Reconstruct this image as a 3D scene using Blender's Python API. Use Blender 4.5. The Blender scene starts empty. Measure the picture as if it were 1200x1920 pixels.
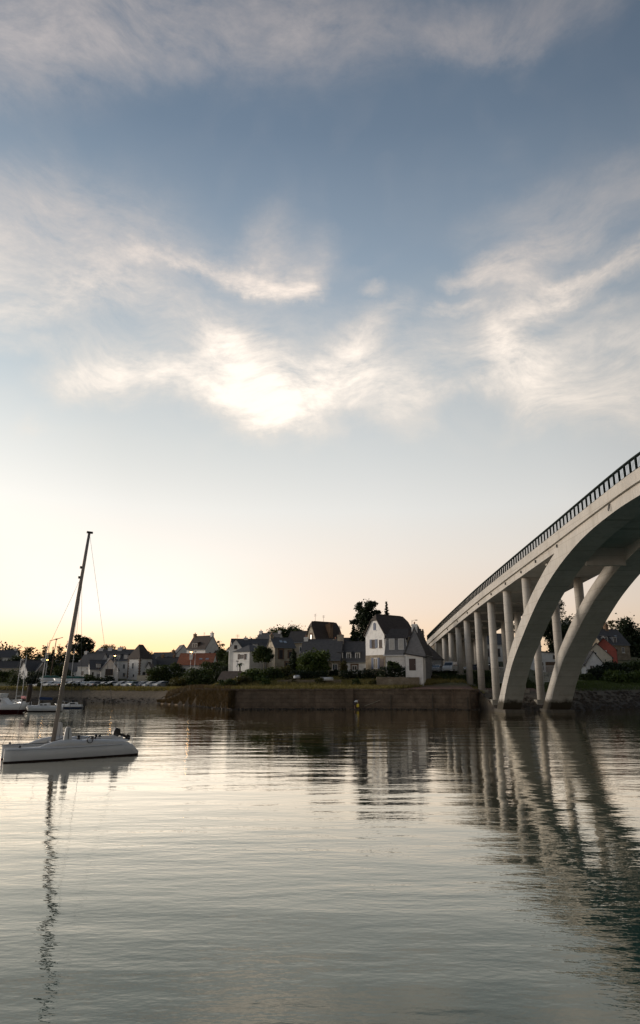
import bpy, bmesh, math, random
from mathutils import Vector, Matrix
import numpy as np
scene = bpy.context.scene
R = math.radians
# ------------------------------------------------------------------ camera
EYE = 4.0
PITCH = math.atan(320 / 1280)
cam_d = bpy.data.cameras.new('camera'); cam = bpy.data.objects.new('camera', cam_d)
scene.collection.objects.link(cam); scene.camera = cam
cam.location = (0, 0, EYE); cam.rotation_euler = (math.pi / 2 + PITCH, 0, 0)
cam_d.sensor_fit = 'VERTICAL'; cam_d.sensor_height = 36; cam_d.lens = 24
cam_d.clip_start = 0.1; cam_d.clip_end = 6000
cP, sP = math.cos(PITCH), math.sin(PITCH)
def ray(px, py):
    xc = (px - 600) / 1280; yc = (960 - py) / 1280
    return xc, cP - yc * sP, yc * cP + sP
def at(px, py, Y):
    a, f, u = ray(px, py); k = Y / f
    return Vector((a * k, Y, EYE + u * k))
def ae(px, py):
    a, f, u = ray(px, py)
    return math.atan2(a, f), math.atan2(u, math.hypot(a, f))
# ------------------------------------------------------------------ sky, sun, exposure
SUN_AZ, SUN_EL = R(-74), R(9)
GLOW_AZ = R(-16)
world = bpy.data.worlds.new('World'); scene.world = world; world.use_nodes = True
class NT:
    def __init__(s, nt): s.nt = nt; s.n = nt.nodes; s.l = nt.links
    def new(s, t, **k):
        n = s.n.new(t)
        for a, b in k.items(): setattr(n, a, b)
        return n
    def put(s, sock, v):
        if v is None: return
        if isinstance(v, bpy.types.NodeSocket): s.l.new(v, sock)
        else: sock.default_value = v
    def m(s, op, a, b=None, c=None, clamp=False):
        n = s.new('ShaderNodeMath', operation=op, use_clamp=clamp)
        for i, v in enumerate((a, b, c)): s.put(n.inputs[i], v)
        return n.outputs[0]
    def v(s, op, a, b=None, scale=None):
        n = s.new('ShaderNodeVectorMath', operation=op)
        s.put(n.inputs[0], a); s.put(n.inputs[1], b)
        if scale is not None: s.put(n.inputs['Scale'], scale)
        return n.outputs['Value'] if op in ('LENGTH', 'DOT_PRODUCT', 'DISTANCE') else n.outputs[0]
    def noise(s, vec, scale, detail=4, rough=.5, dist=0, lac=2.0):
        n = s.new('ShaderNodeTexNoise'); s.put(n.inputs['Vector'], vec)
        s.put(n.inputs['Scale'], scale); s.put(n.inputs['Detail'], detail); s.put(n.inputs['Roughness'], rough)
        s.put(n.inputs['Distortion'], dist); s.put(n.inputs['Lacunarity'], lac)
        return n
    def rng(s, v, a, b, c=0.0, d=1.0, smooth=False):
        n = s.new('ShaderNodeMapRange', interpolation_type='SMOOTHSTEP' if smooth else 'LINEAR')
        for i, x in enumerate((v, a, b, c, d)): s.put(n.inputs[i], x)
        return n.outputs[0]
    def mix(s, f, a, b, blend='MIX'):
        n = s.new('ShaderNodeMix', data_type='RGBA', blend_type=blend)
        s.put(n.inputs[0], f); s.put(n.inputs[6], a); s.put(n.inputs[7], b)
        return n.outputs[2]
    def mapping(s, vec, loc=(0,0,0), rot=(0,0,0), scale=(1,1,1), typ='POINT'):
        n = s.new('ShaderNodeMapping', vector_type=typ); s.put(n.inputs[0], vec)
        n.inputs['Location'].default_value = loc; n.inputs['Rotation'].default_value = rot; n.inputs['Scale'].default_value = scale
        return n.outputs[0]
    def ramp(s, f, stops, interp='LINEAR'):
        n = s.new('ShaderNodeValToRGB'); s.put(n.inputs[0], f); cr = n.color_ramp; cr.interpolation = interp
        while len(cr.elements) < len(stops): cr.elements.new(0.5)
        for e, (p, c) in zip(cr.elements, stops): e.position = p; e.color = tuple(c) + ((1,) if len(c) == 3 else ())
        return n.outputs[0]
def s2l(c): return tuple((x / 255 / 12.92 if x / 255 <= .04045 else ((x / 255 + .055) / 1.055) ** 2.4) for x in c)
EXPO = 0.6
SKY_STRENGTH = 0.1
# cirrus banks of the western sky: (points (x, y, width above, width below, density)), as bearings read off the photograph
CIRRUS = [
    [(-80, 150, 150, 60, .52), (120, 120, 150, 60, .56), (300, 90, 120, 50, .50), (420, 80, 100, 60, .40), (640, 60, 90, 80, .34)],
    [(-80, 20, 90, 90, .3), (300, -30, 90, 90, .32), (560, -20, 90, 110, .32)],
    [(720, 50, 60, 50, .26), (860, 60, 60, 40, .5), (975, 85, 50, 22, .55), (1000, 20, 60, 50, .42), (1110, -20, 60, 50, .36)],
    # long swirl in the middle
    [(125, 725, 45, 25, .8), (210, 700, 48, 38, .9), (290, 690, 40, 42, .95), (370, 715, 46, 30, 1.1), (440, 750, 60, 28, 1.25), (490, 788, 60, 22, 1.5), (550, 775, 60, 26, 1.35), (640, 735, 60, 36, 1.1), (720, 725, 55, 45, .8), (775, 735, 40, 50, .55)],
    [(410, 640, 34, 40, .75), (450, 660, 40, 50, 1.1), (500, 700, 50, 60, 1.3), (520, 750, 50, 50, 1.2)],
    [(310, 570, 50, 40, .28), (380, 610, 50, 40, .45), (430, 645, 40, 40, .6)],
    [(600, 700, 40, 40, .5), (660, 655, 30, 40, .75), (700, 620, 26, 36, .7), (720, 585, 22, 26, .4)],
    [(575, 800, 18, 22, .5), (640, 810, 14, 14, .35)], [(740, 770, 34, 34, .45), (770, 790, 30, 30, .3)],
    # the hook above it
    [(240, 468, 16, 12, .25), (330, 484, 14, 9, .75), (400, 502, 18, 11, .95), (460, 530, 22, 12, 1.2), (520, 546, 26, 12, 1.2), (582, 549, 20, 8, 1.0)],
    [(585, 545, 22, 14, .6), (600, 500, 24, 24, .34), (606, 440, 26, 26, .16)],
    [(470, 510, 40, 20, .55), (500, 460, 44, 40, .34), (530, 410, 40, 40, .2), (535, 385, 22, 22, .16)], [(540, 500, 50, 40, .32), (560, 520, 40, 20, .4)],
    # broad veil on the left
    [(-100, 400, 90, 90, .42), (90, 390, 80, 90, .42), (260, 440, 80, 90, .32), (380, 470, 50, 50, .14)],
    [(-100, 600, 60, 30, .75), (60, 590, 50, 26, .75), (160, 560, 50, 34, .5), (250, 520, 60, 40, .3)],
    [(-100, 500, 70, 60, .4), (120, 500, 70, 60, .34), (300, 560, 60, 50, .2)],
    [(-80, 662, 12, 9, .5), (100, 648, 10, 8, .35)], [(20, 806, 8, 6, .25), (64, 797, 9, 7, .6)], [(130, 640, 20, 14, .25), (200, 625, 14, 12, .15)],
    # plume on the right
    [(1230, 470, 22, 18, .7), (1130, 515, 22, 14, .8), (1060, 555, 26, 14, .85), (985, 580, 34, 30, .9), (930, 605, 30, 40, .95), (945, 645, 36, 40, .95), (1000, 690, 50, 40, .95), (1040, 745, 60, 36, .85), (1120, 765, 70, 34, .72), (1260, 770, 80, 34, .66)],
    [(845, 528, 12, 7, .55), (920, 500, 26, 14, .6), (1000, 470, 34, 26, .5), (1110, 440, 34, 34, .34)],
    [(905, 525, 26, 20, .4), (1000, 520, 30, 24, .5), (1050, 545, 20, 16, .4)],
    [(812, 578, 8, 6, .7), (860, 574, 14, 8, .55), (900, 570, 16, 12, .4)],
    [(790, 650, 40, 40, .2), (870, 660, 46, 46, .4), (960, 700, 50, 50, .5), (1000, 790, 40, 24, .4)],
    [(795, 735, 26, 26, .35), (850, 738, 20, 12, .55), (925, 722, 22, 12, .5)],
    [(1060, 606, 6, 5, .4), (1160, 572, 7, 5, .3)], [(1080, 650, 50, 50, .35), (1250, 640, 60, 60, .4)],
    [(880, 430, 30, 30, .12), (1060, 380, 60, 60, .2), (1260, 330, 60, 60, .26)],
    [(745, 575, 20, 16, .32), (768, 566, 16, 14, .25)], [(692, 541, 8, 5, .4), (718, 538, 7, 5, .45)],
    [(150, 690, 110, 60, .2), (500, 690, 130, 80, .24), (760, 690, 100, 70, .2), (1000, 650, 130, 100, .2), (1260, 660, 130, 100, .2)],
]
AZ_R, EL_LO, EL_HI, NA, NE, RANK = 0.85, -0.02, 1.25, 110, 110, 18
def cirrus_factors():
    az = np.linspace(-AZ_R, AZ_R, NA); el = np.linspace(EL_LO, EL_HI, NE)
    A, Ee = np.meshgrid(az, el)
    dx, dy, dz = np.sin(A) * np.cos(Ee), np.cos(A) * np.cos(Ee), np.sin(Ee)
    zc = dy * cP + dz * sP; yc = dz * cP - dy * sP
    zc = np.maximum(zc, .15)
    X = 600 + 1280 * dx / zc; Y = 960 - 1280 * yc / zc
    D = np.zeros_like(X)
    for st in CIRRUS:
        best = np.zeros_like(X)
        for (x0, y0, u0, l0, a0), (x1, y1, u1, l1, a1) in zip(st[:-1], st[1:]):
            vx, vy = x1 - x0, y1 - y0
            t = np.clip(((X - x0) * vx + (Y - y0) * vy) / (vx * vx + vy * vy), 0, 1)
            ex, ey = X - (x0 + t * vx), Y - (y0 + t * vy)
            r = np.hypot(ex, ey) + 1e-6
            side = .5 + .5 * ey / r
            w = (u0 + (u1 - u0) * t) * (1 - side) + (l0 + (l1 - l0) * t) * side
            best = np.maximum(best, (a0 + (a1 - a0) * t) * np.exp(-(r / w) ** 2))
        D += best
    taper = np.clip((AZ_R - np.abs(A)) / .22, 0, 1) * np.clip((EL_HI - Ee) / .3, 0, 1)
    D *= taper * taper * (3 - 2 * taper)
    U, S, V = np.linalg.svd(D, full_matrices=False)
    sc = np.sqrt(S[:RANK])
    return (V[:RANK].T * sc).T, (U[:, :RANK] * sc).T      # per rank: over azimuth, over elevation
def build_sky():
    T = NT(world.node_tree); T.n.clear()
    out = T.new('ShaderNodeOutputWorld'); bg = T.new('ShaderNodeBackground'); T.l.new(bg.outputs[0], out.inputs[0])
    bg.inputs['Strength'].default_value = SKY_STRENGTH
    unit = 1 / SKY_STRENGTH / 2 ** EXPO
    sky = T.new('ShaderNodeTexSky', sky_type='NISHITA'); sky.sun_disc = False
    sky.sun_elevation = SUN_EL; sky.sun_rotation = SUN_AZ; sky.altitude = 0
    sky.air_density = 1.0; sky.dust_density = 0.6; sky.ozone_density = 1.4
    d = T.v('NORMALIZE', T.new('ShaderNodeTexCoord').outputs['Generated'])
    sep = T.new('ShaderNodeSeparateXYZ'); T.l.new(d, sep.inputs[0]); x, y, z = sep.outputs
    el = T.m('ARCSINE', z); az = T.m('ARCTAN2', x, y)
    elp = T.m('MAXIMUM', el, 0.0); eln = T.m('DIVIDE', elp, math.pi / 2)
    stops = [(0, (255, 204, 150)), (3, (255, 219, 182)), (6, (252, 229, 208)), (10, (247, 236, 224)), (14, (239, 237, 232)), (19.5, (217, 220, 219)), (25, (184, 196, 204)),
             (34, (147, 164, 181)), (43, (111, 130, 151)), (51, (95, 113, 134)), (90, (70, 90, 118))]
    grad = T.ramp(eln, [(e / 90, s2l(c)) for e, c in stops])
    sd = (math.sin(GLOW_AZ), math.cos(GLOW_AZ), 0.0)
    dots = T.v('DOT_PRODUCT', d, sd)
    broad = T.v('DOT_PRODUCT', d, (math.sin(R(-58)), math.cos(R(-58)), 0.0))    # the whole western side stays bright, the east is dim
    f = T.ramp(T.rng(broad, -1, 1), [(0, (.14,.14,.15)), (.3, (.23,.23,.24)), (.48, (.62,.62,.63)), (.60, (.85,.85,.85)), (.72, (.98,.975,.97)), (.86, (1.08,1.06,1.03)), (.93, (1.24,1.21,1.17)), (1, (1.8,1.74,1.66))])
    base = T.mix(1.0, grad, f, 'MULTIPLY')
    pd = T.m('MAXIMUM', dots, 0.0)
    glow = T.m('MULTIPLY', T.m('POWER', pd, 30.0), T.m('MULTIPLY', T.rng(el, R(19), R(6), 0, 1, True), T.rng(elp, R(.5), R(6), .25, 1, True)))
    base = T.mix(T.m('MULTIPLY', glow, 0.62), base, (1.40, 1.34, 1.27, 1))
    low = T.m('MULTIPLY', T.m('POWER', pd, 22.0), T.rng(elp, R(5.8), R(1.6), 0, 1, True))
    base = T.mix(T.m('MULTIPLY', low, 0.9), base, (1.7, .97, .42, 1))
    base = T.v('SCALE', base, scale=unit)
    hs = T.new('ShaderNodeHueSaturation'); hs.inputs['Saturation'].default_value = .6; T.l.new(sky.outputs[0], hs.inputs['Color'])
    nish = T.v('MINIMUM', T.v('SCALE', hs.outputs[0], scale=1.5), (7.5, 6.4, 5.4))
    base = T.mix(0.10, base, nish)
    # ---------------- cirrus
    w1 = T.v('SUBTRACT', T.noise(d, 6.0, 1).outputs['Color'], (.5, .5, .5))
    w2 = T.v('SUBTRACT', T.noise(d, 26.0, 4, .68).outputs['Color'], (.5, .5, .5))
    comb = T.new('ShaderNodeCombineXYZ')
    s1 = T.new('ShaderNodeSeparateXYZ'); T.l.new(T.v('ADD', T.v('SCALE', w1, scale=.035), T.v('SCALE', w2, scale=.034)), s1.inputs[0])
    a_n = T.rng(T.m('ADD', az, s1.outputs[0]), -AZ_R, AZ_R, -1, 1)
    e_n = T.rng(T.m('ADD', el, s1.outputs[2]), EL_LO, EL_HI, -1, 1)
    def trip(v):
        c = T.new('ShaderNodeCombineXYZ')
        for i in range(3): T.l.new(v, c.inputs[i])
        return c.outputs[0]
    va, ve = trip(a_n), trip(e_n)
    FA, FE = cirrus_factors()
    def curves(vec, rows):
        n = T.new('ShaderNodeVectorCurve'); T.l.new(vec, n.inputs['Vector'])
        mp = n.mapping; mp.use_clip = False
        for k in range(3):
            c = mp.curves[k]; ys = rows[k]; xs = np.linspace(-1, 1, len(ys))
            while len(c.points) < len(ys): c.points.new(0, 0)
            for pt, xx, yy in zip(c.points, xs, ys): pt.location = (float(xx), float(yy)); pt.handle_type = 'VECTOR'
        mp.extend = 'HORIZONTAL'
        mp.update(); return n.outputs[0]
    acc = None
    for k in range(0, RANK, 3):
        g = T.v('DOT_PRODUCT', curves(va, FA[k:k + 3]), curves(ve, FE[k:k + 3]))
        acc = g if acc is None else T.m('ADD', acc, g)
    acc = T.m('MULTIPLY', T.m('MAXIMUM', acc, 0.0), 1.2)
    dw = T.v('ADD', d, T.v('SCALE', w1, scale=.10))
    fib = T.noise(T.mapping(dw, (0,0,0), (0, R(28), 0), (9, 7, 20)), 1.0, 6, .66).outputs[0]
    fine = T.noise(T.mapping(dw, (3,0,0), (0, R(-42), 0), (22, 17, 60)), 1.0, 5, .68).outputs[0]
    tex = T.rng(T.m('ADD', T.m('MULTIPLY', fib, .7), T.m('MULTIPLY', fine, .5)), .36, .84, 0.12, 1.5)
    veil = T.rng(T.noise(T.mapping(dw, (5,2,1), (0, R(12), 0), (2.2, 2.2, 4.5)), 1.0, 4, .58).outputs[0], .48, .85, 0, .4, True)
    dens = T.m('MULTIPLY', T.m('MULTIPLY', T.m('ADD', acc, veil), tex), T.rng(el, R(2), R(15), 0.0, 1.0, True))
    alpha = T.m('SUBTRACT', 1.0, T.m('POWER', 2.718, T.m('MULTIPLY', dens, -1.05)))
    ccol = T.ramp(eln, [(0, s2l((255, 236, 206))), (16 / 90, s2l((255, 240, 224))), (26 / 90, s2l((255, 241, 226))), (34 / 90, s2l((248, 230, 214))), (43 / 90, s2l((210, 198, 191))), (52 / 90, s2l((190, 180, 176))), (1, s2l((140, 140, 148)))])
    ccol = T.v('SCALE', ccol, scale=T.m('MULTIPLY', T.rng(broad, -1, .5, .55, 1.0), unit * 1.02))
    ccol = T.v('SCALE', ccol, scale=T.rng(dens, .5, 1.9, .95, 1.32))
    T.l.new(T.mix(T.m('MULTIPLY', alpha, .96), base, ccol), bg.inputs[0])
build_sky()
world.cycles.sampling_method = 'MANUAL'; world.cycles.sample_map_resolution = 512
sun_d = bpy.data.lights.new('sun', 'SUN'); sun = bpy.data.objects.new('sun', sun_d); scene.collection.objects.link(sun)
sun_d.energy = 1.25; sun_d.angle = R(14); sun_d.color = (1.0, .88, .75)
sun.rotation_euler = Vector((math.sin(SUN_AZ) * math.cos(SUN_EL), math.cos(SUN_AZ) * math.cos(SUN_EL), math.sin(SUN_EL))).to_track_quat('Z', 'Y').to_euler()
vs = scene.view_settings
vs.view_transform = 'Standard'; vs.look = 'None'; vs.gamma = 1; vs.exposure = EXPO; vs.use_curve_mapping = False
# ------------------------------------------------------------------ helpers
col = scene.collection
rnd = random.Random(7)
nprng = np.random.default_rng(11)
SLOPE = 1319.0
def mat(name, color, rough=.7, var=.25, vscale=3.0, bump=0.0, bscale=20.0, metal=0.0, color2=None, spec=.5, stretch=(1, 1, 1), emit=None, trans=False, detail=5):
    m = bpy.data.materials.new(name); m.use_nodes = True
    T = NT(m.node_tree); b = m.node_tree.nodes['Principled BSDF']
    b.inputs['Roughness'].default_value = rough; b.inputs['Metallic'].default_value = metal; b.inputs['Specular IOR Level'].default_value = spec
    tc = T.new('ShaderNodeTexCoord').outputs['Object']
    if stretch != (1, 1, 1): tc = T.mapping(tc, scale=stretch)
    if var > 0:
        n = T.noise(tc, vscale, detail, .6).outputs[0]
        c2 = color2 or tuple(c * (1 - var) for c in color)
        hi = tuple(min(1, c * (1 + var * .5)) for c in color)
        T.l.new(T.ramp(n, [(.30, c2), (.52, color), (.75, hi)]), b.inputs['Base Color'])
    else: b.inputs['Base Color'].default_value = tuple(color) + (1,)
    if bump > 0:
        bn = T.new('ShaderNodeBump'); bn.inputs['Strength'].default_value = 1; bn.inputs['Distance'].default_value = bump
        T.l.new(T.noise(tc, bscale, 4, .6).outputs[0], bn.inputs['Height']); T.l.new(bn.outputs[0], b.inputs['Normal'])
    if emit:
        b.inputs['Emission Color'].default_value = tuple(emit[0]) + (1,); b.inputs['Emission Strength'].default_value = emit[1]
    return m
def leaf_mat(name, color, color2):
    m = mat(name, color, .6, .4, .9, color2=color2, spec=.25)
    T = NT(m.node_tree); b = m.node_tree.nodes['Principled BSDF']; out = m.node_tree.nodes['Material Output']
    tr = T.new('ShaderNodeBsdfTranslucent'); tr.inputs['Color'].default_value = (color[0] * 1.9, color[1] * 1.6, color[2] * .8, 1)
    mx = T.new('ShaderNodeMixShader'); mx.inputs[0].default_value = .18
    T.l.new(b.outputs[0], mx.inputs[1]); T.l.new(tr.outputs[0], mx.inputs[2]); T.l.new(mx.outputs[0], out.inputs['Surface'])
    return m
def stone_mat(name, c1, c2, mortar, scale=1.6, bw=.5, bh=.28, bump=.03):
    m = bpy.data.materials.new(name); m.use_nodes = True; T = NT(m.node_tree); b = m.node_tree.nodes['Principled BSDF']
    b.inputs['Roughness'].default_value = .9
    tc = T.new('ShaderNodeTexCoord').outputs['Object']
    s = T.new('ShaderNodeSeparateXYZ'); T.l.new(tc, s.inputs[0]); c = T.new('ShaderNodeCombineXYZ')
    T.l.new(T.m('ADD', s.outputs[0], s.outputs[1]), c.inputs[0]); T.l.new(s.outputs[2], c.inputs[1])
    wob = T.v('SCALE', T.noise(tc, 2.3, 3).outputs['Color'], scale=.22)
    br = T.new('ShaderNodeTexBrick'); T.l.new(T.v('ADD', c.outputs[0], wob), br.inputs['Vector'])
    br.inputs['Scale'].default_value = scale; br.inputs['Brick Width'].default_value = bw; br.inputs['Row Height'].default_value = bh
    br.inputs['Mortar Size'].default_value = .025; br.inputs['Color1'].default_value = c1 + (1,); br.inputs['Color2'].default_value = c2 + (1,); br.inputs['Mortar'].default_value = mortar + (1,)
    n = T.noise(tc, .7, 6, .62).outputs[0]
    T.l.new(T.mix(1.0, br.outputs[0], T.ramp(n, [(.3, (.55, .53, .5)), (.7, (1.2, 1.18, 1.15))]), 'MULTIPLY'), b.inputs['Base Color'])
    bn = T.new('ShaderNodeBump'); bn.inputs['Distance'].default_value = bump; T.l.new(T.m('ADD', T.m('MULTIPLY', br.outputs['Fac'], -1.0), T.noise(tc, 9, 4).outputs[0]), bn.inputs['Height']); T.l.new(bn.outputs[0], b.inputs['Normal'])
    return m
M = dict(
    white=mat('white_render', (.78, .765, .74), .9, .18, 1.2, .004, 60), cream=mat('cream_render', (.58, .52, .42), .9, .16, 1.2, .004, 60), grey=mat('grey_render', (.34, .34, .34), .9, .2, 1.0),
    slate=mat('slate_roof', (.092, .088, .088), .8, .35, 2.2, .01, 14, stretch=(1, 1, 3)), dark_slate=mat('dark_slate_roof', (.05, .045, .043), .85, .35, 2.0, .01, 14, stretch=(1, 1, 3)),
    brown_roof=mat('brown_tile_roof', (.07, .05, .038), .75, .4, 1.6, .012, 12, stretch=(1, 1, 3)), red_roof=mat('terracotta_roof', (.36, .13, .065), .8, .35, 1.8, .012, 12, stretch=(1, 1, 3)),
    slate_wall=mat('slate_hung_wall', (.20, .20, .21), .7, .3, 1.5, .006, 18, stretch=(1, 1, 3)), red_wall=mat('red_render', (.24, .06, .045), .9, .25, 1.5),
    stone=stone_mat('granite_rubble', (.26, .21, .15), (.36, .30, .22), (.40, .36, .30)), stone_pale=stone_mat('pale_granite', (.46, .40, .31), (.54, .48, .38), (.5, .46, .4)),
    brick=stone_mat('chimney_brick', (.30, .17, .10), (.36, .22, .13), (.3, .26, .2), 2.4, .5, .25), trim=mat('white_paint', (.74, .73, .71), .6, .06), quoin=mat('brown_quoin', (.16, .10, .065), .85, .3, 3),
    glass=mat('window_glass', (.035, .04, .05), .08, .3, 1.2), lit=mat('lit_window', (.5, .25, .08), .3, 0, emit=((1, .42, .08), 3.0)), curtain=mat('curtained_pane', (.55, .53, .50), .35, .15, 2), skyl=mat('roof_glass', (.35, .4, .46), .05, 0, spec=.9),
    blue=mat('blue_shutter', (.06, .085, .15), .6, .15), brown=mat('brown_shutter', (.075, .05, .045), .65, .2), wood=mat('weathered_wood', (.17, .11, .07), .85, .35, 4, stretch=(1, 1, .2)),
    metal=mat('galvanised_metal', (.42, .43, .44), .45, .15, 4, metal=.6), darkmetal=mat('dark_metal', (.03, .03, .032), .5, .2), rail=mat('dark_green_railing_paint', (.010, .017, .015), .75, .2, spec=.1),
    conc=None, bark=mat('bark', (.06, .043, .03), .95, .4, 5, stretch=(1, 1, .3)), pale_bark=mat('pale_bark', (.28, .25, .21), .95, .3, 5),
    leaf=leaf_mat('broadleaf', (.042, .062, .018), (.018, .03, .009)), leaf_dark=leaf_mat('dark_needles', (.02, .032, .014), (.009, .015, .007)), leaf_warm=leaf_mat('olive_leaves', (.07, .068, .02), (.032, .034, .01)), leaf_bright=leaf_mat('garden_leaves', (.058, .088, .02), (.026, .045, .011)),
    reed=leaf_mat('brown_reed', (.085, .06, .03), (.04, .03, .016)), grass=leaf_mat('dry_grass', (.22, .19, .07), (.10, .10, .032)), rock=mat('shore_rock', (.075, .06, .046), .9, .45, 1.5, .03, 6), weed=mat('brown_seaweed', (.03, .024, .015), .6, .4, 3),
    gel=mat('white_gelcoat', (.70, .69, .67), .28, .05, 1.5), gel_grey=mat('grey_gelcoat', (.42, .42, .42), .4, .1), anti=mat('dark_antifouling', (.035, .022, .018), .7, .3, 3), alu=mat('mast_aluminium', (.36, .31, .27), .42, .1, 3, metal=.35), navy=mat('navy_canvas', (.018, .04, .11), .8, .2), green=mat('green_tarpaulin', (.02, .10, .075), .7, .25, 2, .02, 4),
    maroon=mat('maroon_stripe', (.06, .010, .014), .4, .1), black=mat('black_plastic', (.018, .016, .016), .4, .2), rope=mat('rope', (.33, .29, .22), .9, .1), net=mat('trampoline_net', (.10, .10, .10), .9, .2), pink=mat('pink_canvas', (.40, .14, .15), .8, .15),
    tyre=mat('tyre', (.02, .02, .02), .9, .1), rim=mat('wheel_rim', (.4, .4, .41), .35, .05, metal=.8), cglass=mat('car_glass', (.02, .024, .03), .05, 0, spec=.7), lens=mat('lamp_lens', (.75, .75, .72), .15, 0), redlens=mat('tail_lens', (.35, .02, .02), .2, 0), plate=mat('number_plate', (.65, .64, .58), .5, 0),
    asphalt=mat('car_park_asphalt', (.06, .057, .054), .95, .3, .8, .006, 30), skin=mat('skin', (.42, .25, .18), .6, .08), shirt=mat('pale_shirt', (.80, .81, .84), .85, .1), shorts=mat('dark_shorts', (.05, .05, .06), .85, .1), yellow=mat('yellow_bag', (.72, .52, .03), .5, .1), hair=mat('dark_hair', (.03, .022, .018), .7, .2),
    blue_sheet=mat('blue_sheet', (.12, .22, .36), .6, .2), terracotta=mat('terracotta_pot', (.3, .14, .08), .8, .2), bulb=mat('lit_lamp', (1, .6, .25), .3, 0, emit=((1, .5, .16), 14.0)))
def concrete(name, c, stain, tide=False):
    m = bpy.data.materials.new(name); m.use_nodes = True; T = NT(m.node_tree); b = m.node_tree.nodes['Principled BSDF']; b.inputs['Roughness'].default_value = .85
    tc = T.new('ShaderNodeTexCoord').outputs['Object']
    big = T.noise(tc, .35, 6, .6).outputs[0]; streak = T.noise(T.mapping(tc, scale=(1.6, 1.6, .12)), 1.0, 5, .6).outputs[0]
    base = T.ramp(big, [(.3, tuple(x * .82 for x in c)), (.55, c), (.8, tuple(x * 1.1 for x in c))])
    base = T.mix(T.rng(streak, .50, .74, 0, .6), base, stain + (1,))
    blot = T.noise(tc, 1.1, 6, .7).outputs[0]; base = T.mix(T.rng(blot, .58, .76, 0, .28), base, tuple(x * .6 for x in stain) + (1,))
    wv = T.new('ShaderNodeTexBrick'); sq = T.new('ShaderNodeSeparateXYZ'); T.l.new(tc, sq.inputs[0]); cq = T.new('ShaderNodeCombineXYZ'); T.l.new(sq.outputs[1], cq.inputs[0]); T.l.new(sq.outputs[2], cq.inputs[1]); T.l.new(cq.outputs[0], wv.inputs['Vector'])
    wv.inputs['Scale'].default_value = .5; wv.inputs['Brick Width'].default_value = 1.2; wv.inputs['Row Height'].default_value = .6; wv.inputs['Mortar Size'].default_value = .012; wv.inputs['Color1'].default_value = (1, 1, 1, 1); wv.inputs['Color2'].default_value = (.93, .93, .92, 1); wv.inputs['Mortar'].default_value = (.72, .70, .67, 1)
    base = T.mix(1.0, base, wv.outputs[0], 'MULTIPLY')     # formwork boards and pour joints
    if tide:     # algae and weed up to the high-water mark
        sz = T.new('ShaderNodeSeparateXYZ'); T.l.new(tc, sz.inputs[0]); edge = T.m('ADD', sz.outputs[2], T.m('MULTIPLY', T.m('SUBTRACT', T.noise(tc, 1.3, 5, .65).outputs[0], .5), 1.3))
        base = T.mix(T.rng(edge, 1.9, 1.35), base, (.045, .036, .022, 1))
    T.l.new(base, b.inputs['Base Color'])
    bn = T.new('ShaderNodeBump'); bn.inputs['Distance'].default_value = .006; T.l.new(T.noise(tc, 14, 5).outputs[0], bn.inputs['Height']); T.l.new(bn.outputs[0], b.inputs['Normal'])
    return m
M['conc'] = concrete('bridge_concrete', (.52, .485, .44), (.38, .335, .28)); M['conc_tide'] = concrete('tide_stained_concrete', (.52, .485, .44), (.38, .335, .28), True); M['conc_dark'] = concrete('wet_concrete', (.10, .085, .065), (.05, .045, .03)); M['conc_old'] = concrete('old_concrete', (.34, .31, .26), (.2, .17, .13))
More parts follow.
